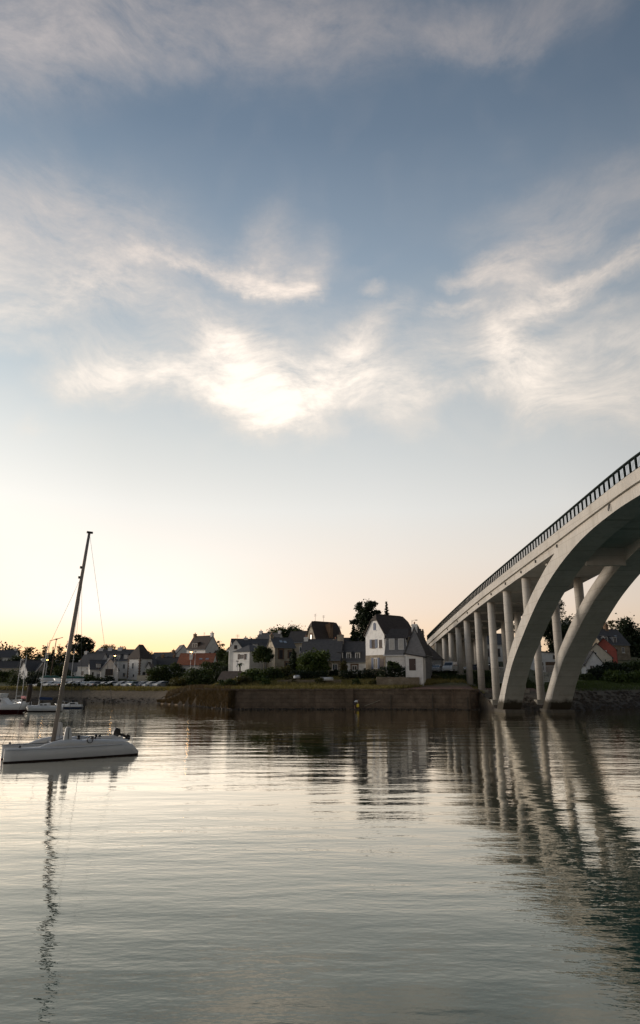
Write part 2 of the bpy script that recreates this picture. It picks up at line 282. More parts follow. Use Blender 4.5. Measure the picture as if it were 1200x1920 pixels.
class MB:
    def __init__(s): s.v = []; s.f = []
    def add(s, vs, fs):
        o = len(s.v); s.v += [tuple(q) for q in vs]; s.f += [tuple(i + o for i in f) for f in fs]; return s
    def box(s, x0, x1, y0, y1, z0, z1, m=None):
        vs = [(x, y, z) for z in (z0, z1) for y in (y0, y1) for x in (x0, x1)]
        if m is not None: vs = [m @ Vector(q) for q in vs]
        return s.add(vs, [(0, 2, 3, 1), (4, 5, 7, 6), (0, 1, 5, 4), (2, 6, 7, 3), (0, 4, 6, 2), (1, 3, 7, 5)])
    def tube(s, pts, rad, n=8, cap=True):
        pts = [Vector(q) for q in pts]; rad = rad if hasattr(rad, '__len__') else [rad] * len(pts); rings = []
        o = len(s.v); ref = None
        for i, q in enumerate(pts):
            t = (pts[min(i + 1, len(pts) - 1)] - pts[max(i - 1, 0)]).normalized()
            a = t.cross(Vector((0, 0, 1)) if abs(t.z) < .9 else Vector((1, 0, 0))).normalized()
            if ref is not None and a.dot(ref) < 0: a = -a
            ref = a; b = t.cross(a)
            for k in range(n):
                th = 2 * math.pi * k / n; s.v.append(tuple(q + (a * math.cos(th) + b * math.sin(th)) * rad[i]))
        for i in range(len(pts) - 1):
            for k in range(n): s.f.append((o + i * n + k, o + i * n + (k + 1) % n, o + (i + 1) * n + (k + 1) % n, o + (i + 1) * n + k))
        if cap: s.f.append(tuple(o + k for k in range(n))); s.f.append(tuple(o + (len(pts) - 1) * n + k for k in reversed(range(n))))
        return s
    def loft(s, rings, cap=True, closed=True):
        o = len(s.v); n = len(rings[0])
        for r in rings: s.v += [tuple(q) for q in r]
        for i in range(len(rings) - 1):
            for k in range(n if closed else n - 1): s.f.append((o + i * n + k, o + i * n + (k + 1) % n, o + (i + 1) * n + (k + 1) % n, o + (i + 1) * n + k))
        if cap: s.f.append(tuple(o + k for k in range(n))); s.f.append(tuple(o + (len(rings) - 1) * n + k for k in reversed(range(n))))
        return s
    def prism(s, poly, axis, a, b):
        def P(u, w, t): return (t, u, w) if axis == 'x' else ((u, t, w) if axis == 'y' else (u, w, t))
        n = len(poly); return s.add([P(u, w, a) for u, w in poly] + [P(u, w, b) for u, w in poly], [tuple(range(n)), tuple(reversed(range(n, 2 * n)))] + [(i, i + n, (i + 1) % n + n, (i + 1) % n) for i in range(n)])
    def build(s, name, m, parent=None, smooth=False):
        me = bpy.data.meshes.new(name); me.from_pydata(s.v, [], s.f)
        bm = bmesh.new(); bm.from_mesh(me); bmesh.ops.recalc_face_normals(bm, faces=bm.faces); bm.to_mesh(me); bm.free()
        return link(name, me, m, parent, smooth)
def link(name, me, m, parent=None, smooth=False):
    if isinstance(m, str): m = M[m]
    if not me.materials: me.materials.append(m)
    if smooth: me.shade_smooth()
    o = bpy.data.objects.new(name, me); col.objects.link(o)
    if parent: o.parent = parent
    return o
def thing(name, label, cat, loc=(0, 0, 0), rz=0, group=None):
    o = bpy.data.objects.new(name, None); col.objects.link(o); o.location = loc; o.rotation_euler = (0, 0, rz); o.empty_display_size = .3
    return tag(o, label, cat, group)
def tag(o, label, cat, group=None):
    o['label'] = label; o['category'] = cat
    if group: o['group'] = group
    return o
def struct(o, kind='structure', label=None):
    o['kind'] = kind
    if label: o['label'] = label
    return o
def copy_tree(o, parent=None):
    c = o.copy(); col.objects.link(c); c.parent = parent
    for ch in list(o.children): copy_tree(ch, c)
    return c
def smooth_pts(p, n=5):
    out = []; p = [Vector(q) for q in p]
    for i in range(len(p) - 1):
        a, b, c, d = p[max(i - 1, 0)], p[i], p[i + 1], p[min(i + 2, len(p) - 1)]
        for k in range(n):
            t = k / n; out.append(.5 * ((2 * b) + (c - a) * t + (2 * a - 5 * b + 4 * c - d) * t * t + (3 * b - a - 3 * c + d) * t ** 3))
    out.append(p[-1]); return out
def interp(x, tab):
    xs = [q[0] for q in tab]; ys = [q[1] for q in tab]; return float(np.interp(x, xs, ys))
def gz0(px, py): 
    a, f, u = ray(px, py); k = -EYE / u; return a * k, f * k
# ------------------------------------------------------------------ shore line and ground
SHORE = sorted([gz0(*q) for q in [(0, 1316), (150, 1316), (300, 1319), (345, 1322), (428, 1330.5), (650, 1330), (885, 1331)]] + [(24.6, 110.0), (25.6, 101.5), (36, 101), (44, 108), (56, 119), (75, 121)])
SHORE = [(-900, 190), (-200, 175)] + SHORE + [(200, 135), (900, 160)]
QX0, QX1, QXB = gz0(347, 1322.3)[0], 24.6, gz0(428, 1330.5)[0]
def shore(X): return interp(X, SHORE)
def sst(a, b, x):
    t = min(1, max(0, (x - a) / (b - a))); return t * t * (3 - 2 * t)
P_LEFT = [(-30, -3), (-2, -.6), (0, -.05), (6, 2.75), (30, 2.8), (42, 4.6), (75, 6.5), (130, 11), (260, 15), (700, 22)]
P_MID = [(-30, -3), (-.8, -1.2), (.3, -1.1), (.5, 2.85), (5, 3.2), (14, 4.6), (20, 5.4), (32, 6.0), (50, 7.0), (80, 10), (130, 14), (260, 17), (700, 22)]
P_BRI = [(-30, -3), (-2, -.6), (0, -.1), (3, 1.25), (12.5, 2.6), (22, 3.4), (29, 5.7), (45, 6.3), (60, 7.5), (100, 12), (160, 16), (260, 18), (700, 22)]
P_RIG = [(-30, -3), (-2, -.5), (0, -.1), (9, 3.0), (16, 3.9), (34, 5.6), (60, 9.5), (110, 14), (260, 18), (700, 22)]
def gz(X, Y):
    t = Y - shore(X)
    l, m, b, r = (interp(q, P) for q, P in ((t, P_LEFT), (t, P_MID), (Y - 101.4 if X < 36 else t, P_BRI), (t, P_RIG)))
    a = sst(QX0 - 10, QX0 + 2, X)
    if t > 4: a = sst(QXB - 12, QXB + 4, X)
    z = l * (1 - a) + m * a
    c = sst(24.6, 25.2, X) if t < 12 else sst(16, 26, X)
    z = z * (1 - c) + b * c
    e = sst(36, 42, X); z = z * (1 - e) + r * e
    return z
def on(px, Y, dz=0.0):
    X = (px - 600) * Y / SLOPE; return Vector((X, Y, gz(X, Y) + dz))
def ground_mesh():
    xs = np.concatenate([np.linspace(-1200, -130, 24), np.arange(-125, -20, 2.0), np.arange(-20, 24, 1.0), np.arange(24, 27, .4), np.arange(27, 60, 1.0), np.arange(60, 90, 2.5), np.linspace(95, 1200, 24)])
    ys = np.concatenate([np.arange(90, 98, 2), np.arange(98, 172, .7), np.arange(172, 260, 2.5), np.linspace(262, 500, 22), np.linspace(540, 2600, 14)])
    V = []; 
    for y in ys:
        for x in xs:
            z = gz(x, y); V.append((x, y, z + (rnd.uniform(-.06, .06) if 0 < y - shore(x) < 40 else 0)))
    n = len(xs); F = [(j * n + i, j * n + i + 1, (j + 1) * n + i + 1, (j + 1) * n + i) for j in range(len(ys) - 1) for i in range(n - 1)]
    me = bpy.data.meshes.new('ground'); me.from_pydata(V, [], F)
    m = bpy.data.materials.new('shore_ground'); m.use_nodes = True; T = NT(m.node_tree); b = m.node_tree.nodes['Principled BSDF']; b.inputs['Roughness'].default_value = .95
    geo = T.new('ShaderNodeNewGeometry').outputs['Position']; s = T.new('ShaderNodeSeparateXYZ'); T.l.new(geo, s.inputs[0])
    n1 = T.noise(geo, .25, 6, .62).outputs[0]; n2 = T.noise(geo, 1.7, 5, .65).outputs[0]
    zz = T.m('ADD', s.outputs[2], T.m('MULTIPLY', T.m('SUBTRACT', n2, .5), 1.2))
    mud = T.ramp(n2, [(.3, (.028, .022, .016)), (.7, (.085, .066, .048))]); bank = T.ramp(n2, [(.3, (.085, .066, .042)), (.7, (.17, .13, .085))])
    grass = T.ramp(n1, [(.3, (.05, .055, .018)), (.55, (.10, .095, .036)), (.8, (.14, .115, .055))])
    c = T.mix(T.rng(zz, .5, 1.3), mud, bank); 
    grav = T.m('MULTIPLY', T.rng(T.m('ADD', s.outputs[0], T.m('MULTIPLY', n1, 8.0)), 12, 18), T.rng(s.outputs[0], 46, 38))
    gravc = T.ramp(n2, [(.3, (.14, .065, .045)), (.7, (.27, .15, .105))])
    up = T.mix(T.m('MULTIPLY', grav, T.rng(T.m('ADD', s.outputs[2], T.m('MULTIPLY', n2, .9)), 4.2, 3.6)), grass, gravc)
    T.l.new(T.mix(T.rng(zz, 2.5, 3.1), c, up), b.inputs['Base Color'])
    bn = T.new('ShaderNodeBump'); bn.inputs['Distance'].default_value = .15; T.l.new(T.noise(geo, 2.5, 6, .65).outputs[0], bn.inputs['Height']); T.l.new(bn.outputs[0], b.inputs['Normal'])
    o = link('ground', me, m, None, True); struct(o)
ground_mesh()
def water():
    m = bpy.data.materials.new('estuary_water'); m.use_nodes = True; T = NT(m.node_tree); T.n.clear(); out = T.new('ShaderNodeOutputMaterial')
    body = T.new('ShaderNodeBsdfDiffuse'); body.inputs['Color'].default_value = (.016, .056, .047, 1)
    gloss = T.new('ShaderNodeBsdfGlossy'); gloss.inputs['Roughness'].default_value = .02; gloss.inputs['Color'].default_value = (1.0, .97, .88, 1)
    fr = T.new('ShaderNodeFresnel'); fr.inputs['IOR'].default_value = 1.333
    mx = T.new('ShaderNodeMixShader'); T.l.new(T.m('MULTIPLY', T.m('POWER', fr.outputs[0], 1.18), 2.4, clamp=True), mx.inputs[0]); T.l.new(body.outputs[0], mx.inputs[1]); T.l.new(gloss.outputs[0], mx.inputs[2]); T.l.new(mx.outputs[0], out.inputs[0])
    geo = T.new('ShaderNodeNewGeometry').outputs['Position']
    def wave(rot, sx, sy, amp, det=2, loc=0):
        return T.m('MULTIPLY', T.noise(T.mapping(geo, (loc, loc * 2, 0), (0, 0, R(rot)), (sx, sy, 1)), 1.0, det, .5).outputs[0], amp)
    patch = T.rng(T.noise(T.mapping(geo, (0, 0, 0), (0, 0, R(-12)), (.035, .075, 1)), 1.0, 3, .55).outputs[0], .36, .66, .35, 1.3, True)
    h = T.m('ADD', wave(-8, .12, .42, .040, 1), T.m('MULTIPLY', wave(10, .32, 1.05, .021, 2, 3), T.rng(patch, .35, 1.3, .75, 1.12)))
    h = T.m('ADD', h, T.m('MULTIPLY', wave(-14, 1.0, 2.7, .0082, 2, 7), patch))
    h = T.m('ADD', h, T.m('MULTIPLY', T.m('ADD', wave(34, 3.6, 9.0, .0036, 2, 11), wave(-24, 6.0, 9.0, .0020, 2, 5)), patch))
    bn = T.new('ShaderNodeBump'); bn.inputs['Distance'].default_value = 1.0; bn.inputs['Strength'].default_value = 1.0
    T.l.new(h, bn.inputs['Height'])
    for nd in (body, gloss, fr): T.l.new(bn.outputs[0], nd.inputs['Normal'])
    mb = MB(); mb.add([(-1500, -400, 0), (1500, -400, 0), (1500, 420, 0), (-1500, 420, 0)], [(0, 1, 2, 3)])
    struct(mb.build('water', m))
water()
def quay():
    t = thing('quay_wall', 'long dark stone quay wall dropping to the water in front of the grass bank', 'quay wall', (0, 0, 0))
    m = stone_mat('quay_stone', (.15, .11, .078), (.17, .128, .092), (.125, .092, .066), .8, 1.1, .46, .03)
    n = 60; r = random.Random(3)
    rings = []
    W0 = QX0 - 7
    for i in range(n + 1):
        X = W0 + (QX1 - W0) * i / n; S = shore(X); j = r.uniform(-.12, .1) * (.15 + .85 * sst(QX0, QXB, X)); e = r.uniform(-.10, .05) - 2.5 * (1 - sst(W0, QX0 + 3, X))
        rings.append([(X, S - .45 + j, -1.5), (X, S - .35 + j, .5), (X, S - .1 + j, 2.92 + e), (X, S + .75, 2.94 + e), (X, S + .75, -1.5)])
    MB().loft(rings).build('wall_face', m, t)
    MB().box(4.0, 5.1, shore(4.5) - 1.0, shore(4.5) + .3, -1.5, 3.06).build('buttress', m, t)
    cp = MB()
    for i in range(n):
        X0 = QX0 + 3 + (QX1 - QX0 - 3) * i / n; X1 = QX0 + 3 + (QX1 - QX0 - 3) * (i + 1) / n - .03; S = shore((X0 + X1) / 2); z = 2.98 + r.uniform(-.04, .04)
        MB().box(X0, X1, S - .22 + r.uniform(-.05, .05), S + .5, z - .16, z + .09).build('coping_stone', m, t)
    for X, hgt in ((17.1, 2.4), (22.3, 1.9), (10.8, 2.2)):
        S = shore(X); MB().box(X, X + .12, S - .53, S - .3, -.5, hgt).build('joint_rib', 'conc_dark', t)
quay()
def carpark():
    V = []; xs = np.arange(-96, -18, 2.0)
    for t in (7, 15, 23, 29.5):
        for X in xs: V.append((X, shore(X) + t, gz(X, shore(X) + t) + .07))
    n = len(xs); me = bpy.data.meshes.new('car_park'); me.from_pydata(V, [], [(j * n + i, j * n + i + 1, (j + 1) * n + i + 1, (j + 1) * n + i) for j in range(3) for i in range(n - 1)])
    struct(link('car_park', me, 'asphalt'))
carpark()
# ------------------------------------------------------------------ the bridge
ZB = [(-60, 14.2), (-31.5, 16.3), (-13.5, 17.5), (7.6, 18.7), (24, 19.5), (37, 20.05), (48, 20.28), (54, 20.25), (64.5, 19.75), (71, 19.4), (87.6, 18.6), (108.8, 17.45), (126.8, 16.2), (140, 15.25), (152, 14.3), (175, 12.6), (215, 11)]
ZS = smooth_pts([(a, b, 0) for a, b in ZB], 6)
def zb(D): return float(np.interp(D, [q.x for q in ZS], [q.y for q in ZS]))
XL, XR = 24.9, 34.7
def bridge():
    t = thing('road_bridge', 'pale concrete arch bridge on two rows of round columns crossing the water', 'bridge', (29.8, 100, 0))
    t.location = (0, 0, 0)
    st = list(np.arange(-55, 200, 2.5))
    MB().loft([[(XL + .25, D, zb(D) - 1.85), (XL + .25, D, zb(D) - .95), (XR - .25, D, zb(D) - .95), (XR - .25, D, zb(D) - 1.85)] for D in st]).build('deck_slab', 'conc', t)
    for nm, a, b in (('parapet', XL, XL + .55), ('parapet', XR - .55, XR)):
        MB().loft([[(a, D, zb(D) - 1.0), (a, D, zb(D) + .0), (b, D, zb(D) + .0), (b, D, zb(D) - 1.0)] for D in st]).build(nm, 'conc', t)
    MB().loft([[(XL + .56, D, zb(D) - .9), (XL + .56, D, zb(D) - .18), (XR - .56, D, zb(D) - .18), (XR - .56, D, zb(D) - .9)] for D in st]).build('road_surface', 'asphalt', t)
    INT = [(98.6, -.8), (95.8, 2.5), (93.6, 4.6), (90.5, 6.95), (85.3, 9.9), (80.75, 12.25), (77, 13.9), (72, 15.6), (66.5, 16.95), (61.5, 17.75), (56, 18.2), (52, 18.3)]
    EXT = [(101.0, .3), (97.3, 3.6), (94.9, 5.7), (91.9, 8.15), (86.7, 11.3), (82.2, 13.6), (78.2, 15.3), (72.3, 17.35), (66.5, 18.4), (61.5, 18.9), (56, 19.1), (52, 19.2)]
    si = smooth_pts([(a, b, 0) for a, b in INT], 6); se = smooth_pts([(a, b, 0) for a, b in EXT], 6)
    full = [(p, q) for p, q in zip(si, se)]; full += [(Vector((104 - p.x, p.y, 0)), Vector((104 - q.x, q.y, 0))) for p, q in reversed(full[:-1])]
    ex = [q for p, q in full]
    def ez(D): return float(np.interp(D, [q.x for q in reversed(ex)], [q.y for q in reversed(ex)]))
    for a, b in ((XL + .22, XL + 2.75), (XR - 3.1, XR - .27)):
        MB().loft([[(a, p.x, p.y), (b, p.x, p.y), (b, q.x, q.y), (a, q.x, q.y)] for p, q in full]).build('arch_rib', 'conc_tide', t)
        sp = [D for D in np.linspace(31.8, 72.2, 40)]
        MB().loft([[(a + .012, D, ez(D) - .5), (b - .012, D, ez(D) - .5), (b - .012, D, max(zb(D) - .99, ez(D) - .3)), (a + .012, D, max(zb(D) - .99, ez(D) - .3))] for D in sp]).build('spandrel_wall', 'conc', t)
        for s in (0, 1):
            D0, D1 = (95.6, 102.5) if s == 0 else (1.5, 8.4)
            MB().loft([[(a - .06, D0, -1.6), (b + .06, D0, -1.6), (b + .06, D1, -1.6), (a - .06, D1, -1.6)], [(a - .05, D0 + .6, .42), (b + .05, D0 + .6, .42), (b + .05, D1 - .4, .42), (a - .05, D1 - .4, .42)]]).build('springing_block', 'conc_dark', t)
    for D in (70.0, 34.0): MB().box(XL + 2.7, XR - 3.05, D - .2, D + .2, 15.75, zb(D) - 1.8).build('diaphragm_wall', 'conc', t)
    cols = [144.9, 137.6, 130, 122.2, 113.5, 104.3, 95.0, 85.8, 77.0, 27.0, 18.2, 9.0, -.3, -9.5, -18.5, -27.5]
    for D in cols:
        top = zb(D) - 1.86 - .38
        MB().box(XL + .9, XR - .9, D - .3, D + .3, top + .1, zb(D) - 1.8).build('cross_beam', 'conc', t)
        for X in (26.05, 32.6):
            if top - ez(D) < 1.2 and 3 < D < 101: continue
            base = ez(D) - .4 if 3 < D < 101 else (gz(X, D) - .6 if D > 101 else -1.5)
            MB().tube([(X, D, base), (X, D, zb(D) - 1.8)], .56, 20).build('column', 'conc', t, True)
            if D > 101: MB().box(X - .85, X + .85, D - .8, D + .8, base - .8, gz(X, D) + (.38 if D < 125 else .12)).build('footing', 'conc_old', t)
    ab = MB(); ab.box(XL + .35, XR - .35, 151.5, 152.4, 4.5, zb(152) - 1.8)
    ab.build('abutment_wall', 'conc', t)
    for k in range(9): MB().box(XL + .6 + k * 1.0, XL + .68 + k * 1.0, 151.4, 151.5, 4.5, zb(152) - 1.9).build('wall_rib', 'conc_old', t)
    MB().loft([[(XL + .4, D, 4), (XR - .4, D, 4), (XR - .4, D, zb(D) - 1.0), (XL + .4, D, zb(D) - 1.0)] for D in (152.5, 165, 180, 199)]).build('approach_embankment', 'stone', t)
    # railings
    post = None; pan = None; step = 1.05; r = random.Random(5)
    for X, side in ((XL + .22, 0), (XR - .22, 1)):
        ptop = MB().tube([(X, D, zb(D) + 1.2) for D in st if D < 165], .1, 8); ptop.build('hand_rail', 'rail', t, True)
        MB().tube([(X, D, zb(D) + 1.06) for D in st if D < 165], .03, 6).build('upper_rail', 'rail', t, True)
        MB().tube([(X, D, zb(D) + .16) for D in st if D < 165], .03, 6).build('lower_rail', 'rail', t, True)
        for k in range(int((163 - 16) / step)):
            D = 16 + k * step
            if post is None: post = MB().box(-.07, .07, -.06, .06, -.05, 1.15).build('railing_post', 'rail', t); o = post
            else: o = post.copy(); col.objects.link(o)
            o.location = (X, D, zb(D))
            if pan is None:
                b = MB()
                for j in range(1, 5): b.box(-.012, .012, step * j / 5 - .012, step * j / 5 + .012, .16, 1.05)
                pan = b.build('baluster_panel', 'rail', t); o = pan
            else: o = pan.copy(); col.objects.link(o)
            o.location = (X, D, zb(D)); o.rotation_euler = (math.atan2(zb(D + 1) - zb(D), 1), 0, 0)
    for D in (71.0, 78.5, 84.5, 92, 100, 108.5, 117, 126, 136):
        MB().box(XL + .1, XL + .26, D - .08, D + .08, zb(D) - 1.52, zb(D) - 1.2).build('drain_spout', 'darkmetal', t)
    D = 57.2; MB().tube(smooth_pts([(XL + .16, D - .09, zb(D) - 1.1), (XL + .05, D - .12, zb(D) - 1.55), (XL + .05, D, zb(D) - 1.72), (XL + .05, D + .12, zb(D) - 1.55), (XL + .16, D + .09, zb(D) - 1.1)], 3), .035, 6).build('hanging_hook', 'darkmetal', t)
    for D in (109, 118, 126, 134):
        MB().box(29.2, 29.7, D - .15, D + .15, zb(D) - 2.15, zb(D) - 1.87).build('deck_lamp', 'trim', t)
    lr = 0
    MB().tube([(26.5, 104.3, 1.0), (26.5, 103.2, 1.0)], .1, 6).build('drain_pipe', 'conc_dark', t)
bridge()
# ------------------------------------------------------------------ houses
def house(label, px, py, Y, rz, w, d, h, rh, roof='F', wall='white', roofm='slate', clip=0.0, win=(), chim=(), dorm=(), sky=(), ant=(), over=.28, name='house', cat='house', hipl=.5, quoin=None, band=None, deep=2.5, door=()):
    p = at(px, py, Y); t = thing(name, label, cat, p, R(rz)); W, zt = w / 2, h + rh
    th = .16
    def roofz(x, y):     # height of roof surface
        if roof == 'F': return h + rh * (1 - abs(x) / W)
        return h + rh * (1 - abs(y - d / 2) / (d / 2))
    mb = MB()
    if roof == 'F':
        if clip > 0:
            xc = W * clip; mb.prism([(-W, -deep), (W, -deep), (W, h), (xc, h + rh * (1 - clip)), (-xc, h + rh * (1 - clip)), (-W, h)], 'y', 0, d)
        else: mb.prism([(-W, -deep), (W, -deep), (W, h), (0, zt), (-W, h)], 'y', 0, d)
    elif roof == 'S': mb.prism([(0, -deep), (d, -deep), (d, h), (d / 2, zt), (0, h)], 'x', -W, W)
    elif roof == 'M': mb.prism([(-W, -deep), (W, -deep), (W, h), (-W, h + rh)], 'y', 0, d)
    else: mb.box(-W, W, 0, d, -deep, h)
    mb.build('wall', wall, t)
    rb = MB()
    if roof == 'F':
        k = rh / W; o = over
        y0, y1 = -o, d + o
        if clip > 0:
            yc = W * clip * .9
            for s in (-1, 1):
                prof = [(s * (W + o), h - o * k), (s * W * clip, h + rh * (1 - clip)), (0, zt)]
                a = [(s * (W + o), y0, h - o * k), (s * W * clip, y0, h + rh * (1 - clip)), (0, y0 + yc, zt), (0, y1 - yc, zt), (s * W * clip, y1, h + rh * (1 - clip)), (s * (W + o), y1, h - o * k)]
                rb.add([(x, y, z + .03) for x, y, z in a] + [(x, y, z + .03 + th) for x, y, z in a], [(0, 1, 2, 3, 4, 5), (11, 10, 9, 8, 7, 6)] + [(i, i + 6, (i + 1) % 6 + 6, (i + 1) % 6) for i in range(6)])
            for ya, yb in ((y0, y0 + yc), (y1, y1 - yc)):
                a = [(-W * clip, ya, h + rh * (1 - clip)), (W * clip, ya, h + rh * (1 - clip)), (0, yb, zt)]
                rb.add([(x, y, z + .03) for x, y, z in a] + [(x, y, z + .03 + th) for x, y, z in a], [(0, 1, 2), (5, 4, 3), (0, 3, 4, 1), (1, 4, 5, 2), (2, 5, 3, 0)])
        else:
            for s in (-1, 1): rb.prism([(0, zt + .03), (s * (W + o), h - o * k + .03), (s * (W + o), h - o * k + .03 + th), (0, zt + .03 + th)], 'y', y0, y1)
    elif roof == 'S':
        k = rh / (d / 2); o = over
        for s in (-1, 1): rb.prism([(d / 2, zt + .03), (d / 2 + s * (d / 2 + o), h - o * k + .03), (d / 2 + s * (d / 2 + o), h - o * k + .03 + th), (d / 2, zt + .03 + th)], 'x', -W - o * .6, W + o * .6)
    elif roof == 'M':
        k = rh / w; o = over; rb.prism([(-W - o, h + rh + o * k + .03), (W + o, h - o * k + .03), (W + o, h - o * k + .03 + th), (-W - o, h + rh + o * k + .03 + th)], 'y', -o, d + o)
    else:
        o = over; hl = hipl
        if w >= d: r0, r1 = (-W * hl, d / 2), (W * hl, d / 2)
        else: r0, r1 = (0, d / 2 - d / 2 * hl), (0, d / 2 + d / 2 * hl)
        v = [(-W - o, -o, h - .02), (W + o, -o, h - .02), (W + o, d + o, h - .02), (-W - o, d + o, h - .02), (r0[0], r0[1], zt), (r1[0], r1[1], zt)]
        f = [(0, 1, 2, 3), (0, 1, 5, 4), (1, 2, 5), (2, 3, 4, 5), (3, 0, 4)] if w >= d else [(0, 1, 2, 3), (0, 1, 4), (1, 2, 5, 4), (2, 3, 5), (3, 0, 4, 5)]
        rb.add(v, f)
    ro = rb.build('roof', roofm, t)
    if roof in 'FS':     # ridge capping
        (MB().tube([(0, -over, zt + .15), (0, d + over, zt + .15)], .11, 6) if roof == 'F' and not clip else MB().tube([(0, over + W * clip, zt + .15), (0, d - over - W * clip, zt + .15)], .11, 6) if roof == 'F' else MB().tube([(-W - .1, d / 2, zt + .15), (W + .1, d / 2, zt + .15)], .11, 6)).build('ridge_capping', roofm, ro)
    def face(fc):
        if fc == 'F': return Matrix.Identity(4)
        if fc == 'R': return Matrix.Translation((W, d / 2, 0)) @ Matrix.Rotation(R(90), 4, 'Z')
        if fc == 'L': return Matrix.Translation((-W, d / 2, 0)) @ Matrix.Rotation(R(-90), 4, 'Z')
    def window(fc, u, z, ww, wh, kind='', par=t, m=None):
        m = face(fc) if m is None else m
        fm = MB(); a = ww / 2; fr = .09
        fm.box(u - a, u + a, -.05, .05, z, z + fr, m).box(u - a, u + a, -.05, .05, z + wh - fr, z + wh, m).box(u - a, u - a + fr, -.048, .05, z + fr, z + wh - fr, m).box(u + a - fr, u + a, -.048, .05, z + fr, z + wh - fr, m)
        if 'n' not in kind and ww > .7: fm.box(u - .035, u + .035, -.046, .05, z + fr, z + wh - fr, m)
        wn = fm.build('window', 'brown' if 'b' in kind else 'trim', par)
        pn = MB().box(u - a + .03, u + a - .03, -.018, .02, z + .03, z + wh - .03, m)
        lvl_ok = par is t
        pn.build('pane', 'lit' if 'l' in kind else 'curtain' if 'c' in kind else 'glass', wn if lvl_ok else par)
        if 's' in kind or 'S' in kind:
            for sd in (-1, 1):
                c = u + sd * (a + .30); MB().box(c - .27, c + .27, -.09, -.02, z - .03, z + wh + .03, m).build('shutter', 'blue' if 'S' in kind else 'brown', t)
        if 'q' in kind:
            q = MB()
            for sd in (-1, 1): q.box(u + sd * (a + .14) - .13, u + sd * (a + .14) + .13, -.035, .03, z - .05, z + wh + .05, m)
            q.box(u - a - .3, u + a + .3, -.036, .03, z + wh + .052, z + wh + .35, m); q.build('window_surround', 'quoin', t)
        if par is t and 'x' not in kind: MB().box(u - a - .08, u + a + .08, -.13, .02, z - .1, z - .005, m).build('sill', 'trim' if 'b' not in kind else 'quoin', wn)
    for q in win: window(*q)
    for fc, u, z, ww, wh, mt in door:
        m = face(fc); dr = MB().box(u - ww / 2, u + ww / 2, -.03, .03, z, z + wh, m).build('door', mt, t)
        MB().box(u + ww * .36, u + ww * .42, -.08, -.03, z + wh * .48, z + wh * .53, m).build('handle', 'metal', dr)
    for (x, y, cw, cd, zt2, cm) in chim:
        zb0 = (roofz(x, y) if roof in 'FS' else h) - .8
        c = MB().box(x - cw / 2, x + cw / 2, y - cd / 2, y + cd / 2, zb0, zt2).box(x - cw / 2 - .07, x + cw / 2 + .07, y - cd / 2 - .07, y + cd / 2 + .07, zt2 - .28, zt2 - .12).build('chimney', cm, ro)
        MB().tube([(x, y, zt2 - .05), (x, y, zt2 + .4)], [.14, .11], 8).build('chimney_pot', 'terracotta', ro)
    for (u, z, dw, dh, mt) in dorm:    # dormers on the front slope of an S or H roof
        k = rh / (d / 2); y0 = max(0.02, (z - h) / k - .05); yb = min(d / 2, (z + dh + .3 - h) / k + .2)
        dm = MB().box(u - dw / 2, u + dw / 2, y0, yb, z - .3, z + dh).build('dormer', mt, t)
        MB().prism([(y0 - .22, z + dh + .02), (yb + .35, z + dh + .40), (yb + .35, z + dh + .52), (y0 - .22, z + dh + .14)], 'x', u - dw / 2 - .16, u + dw / 2 + .16).build('dormer_roof', roofm, dm)
        mm = Matrix.Translation((0, y0, 0)); fm = MB(); a = dw / 2 - .1
        fm.box(u - a, u + a, -.05, .02, z, z + .08, mm).box(u - a, u + a, -.05, .02, z + dh - .14, z + dh - .06, mm).box(u - a, u - a + .08, -.048, .02, z + .08, z + dh - .14, mm).box(u + a - .08, u + a, -.048, .02, z + .08, z + dh - .14, mm).box(u - .03, u + .03, -.046, .02, z + .08, z + dh - .14, mm)
        fm.build('window_frame', 'trim', dm); MB().box(u - a + .02, u + a - .02, -.02, .02, z + .02, z + dh - .1, mm).build('pane', 'curtain' if mt == 'white' else 'glass', dm)
    for (s, u, v, sw, sh) in sky:     # roof lights: slope side s, position along the ridge u, share down the slope v
        if roof == 'S': k = rh / (d / 2); nrm = Vector((0, -k, 1)).normalized(); c = Vector((u, d / 2 - v * d / 2, h + rh * (1 - v) + .03 + th)); ax = Vector((1, 0, 0))
        else: k = rh / W; nrm = Vector((s * k, 0, 1)).normalized(); c = Vector((s * v * W, u, h + rh * (1 - v) + .03 + th)); ax = Vector((0, 1, 0))
        ay = nrm.cross(ax); mm = Matrix((ax, ay, nrm)).transposed().to_4x4(); mm.translation = c
        MB().box(-sw / 2, sw / 2, -sh / 2, sh / 2, -.05, .07, mm).build('skylight', 'skyl', ro)
    for (x, y, z0, hh) in ant:
        b = MB().tube([(x, y, z0), (x, y, z0 + hh)], .035, 5)
        for j in range(3): b.tube([(x - .45, y, z0 + hh - .12 - j * .22), (x + .45, y, z0 + hh - .12 - j * .22)], .02, 4)
        b.build('antenna', 'darkmetal', t)
    if quoin:
        for fx in quoin:
            sx, yq = fx; q = MB(); z = 0; j = 0
            while z < h - .35:
                L = .5 if j % 2 else .32
                q.box(min(sx * W + sx * .025, sx * W - sx * L), max(sx * W + sx * .025, sx * W - sx * L), -.025, L, z, z + .33); z += .36; j += 1
            q.build('quoin_stones', 'quoin', t)
    if band:
        z0, z1, bm = band
        MB().box(-W - .03, W + .03, -.03, d + .03, -deep, z1).build('stone_storey', bm, t)
    # gutters along the eaves
    if roof == 'S': MB().tube([(-W, -over - .04, h - over * rh / (d / 2) + .05), (W, -over - .04, h - over * rh / (d / 2) + .05)], .06, 5).build('gutter', 'metal', t)
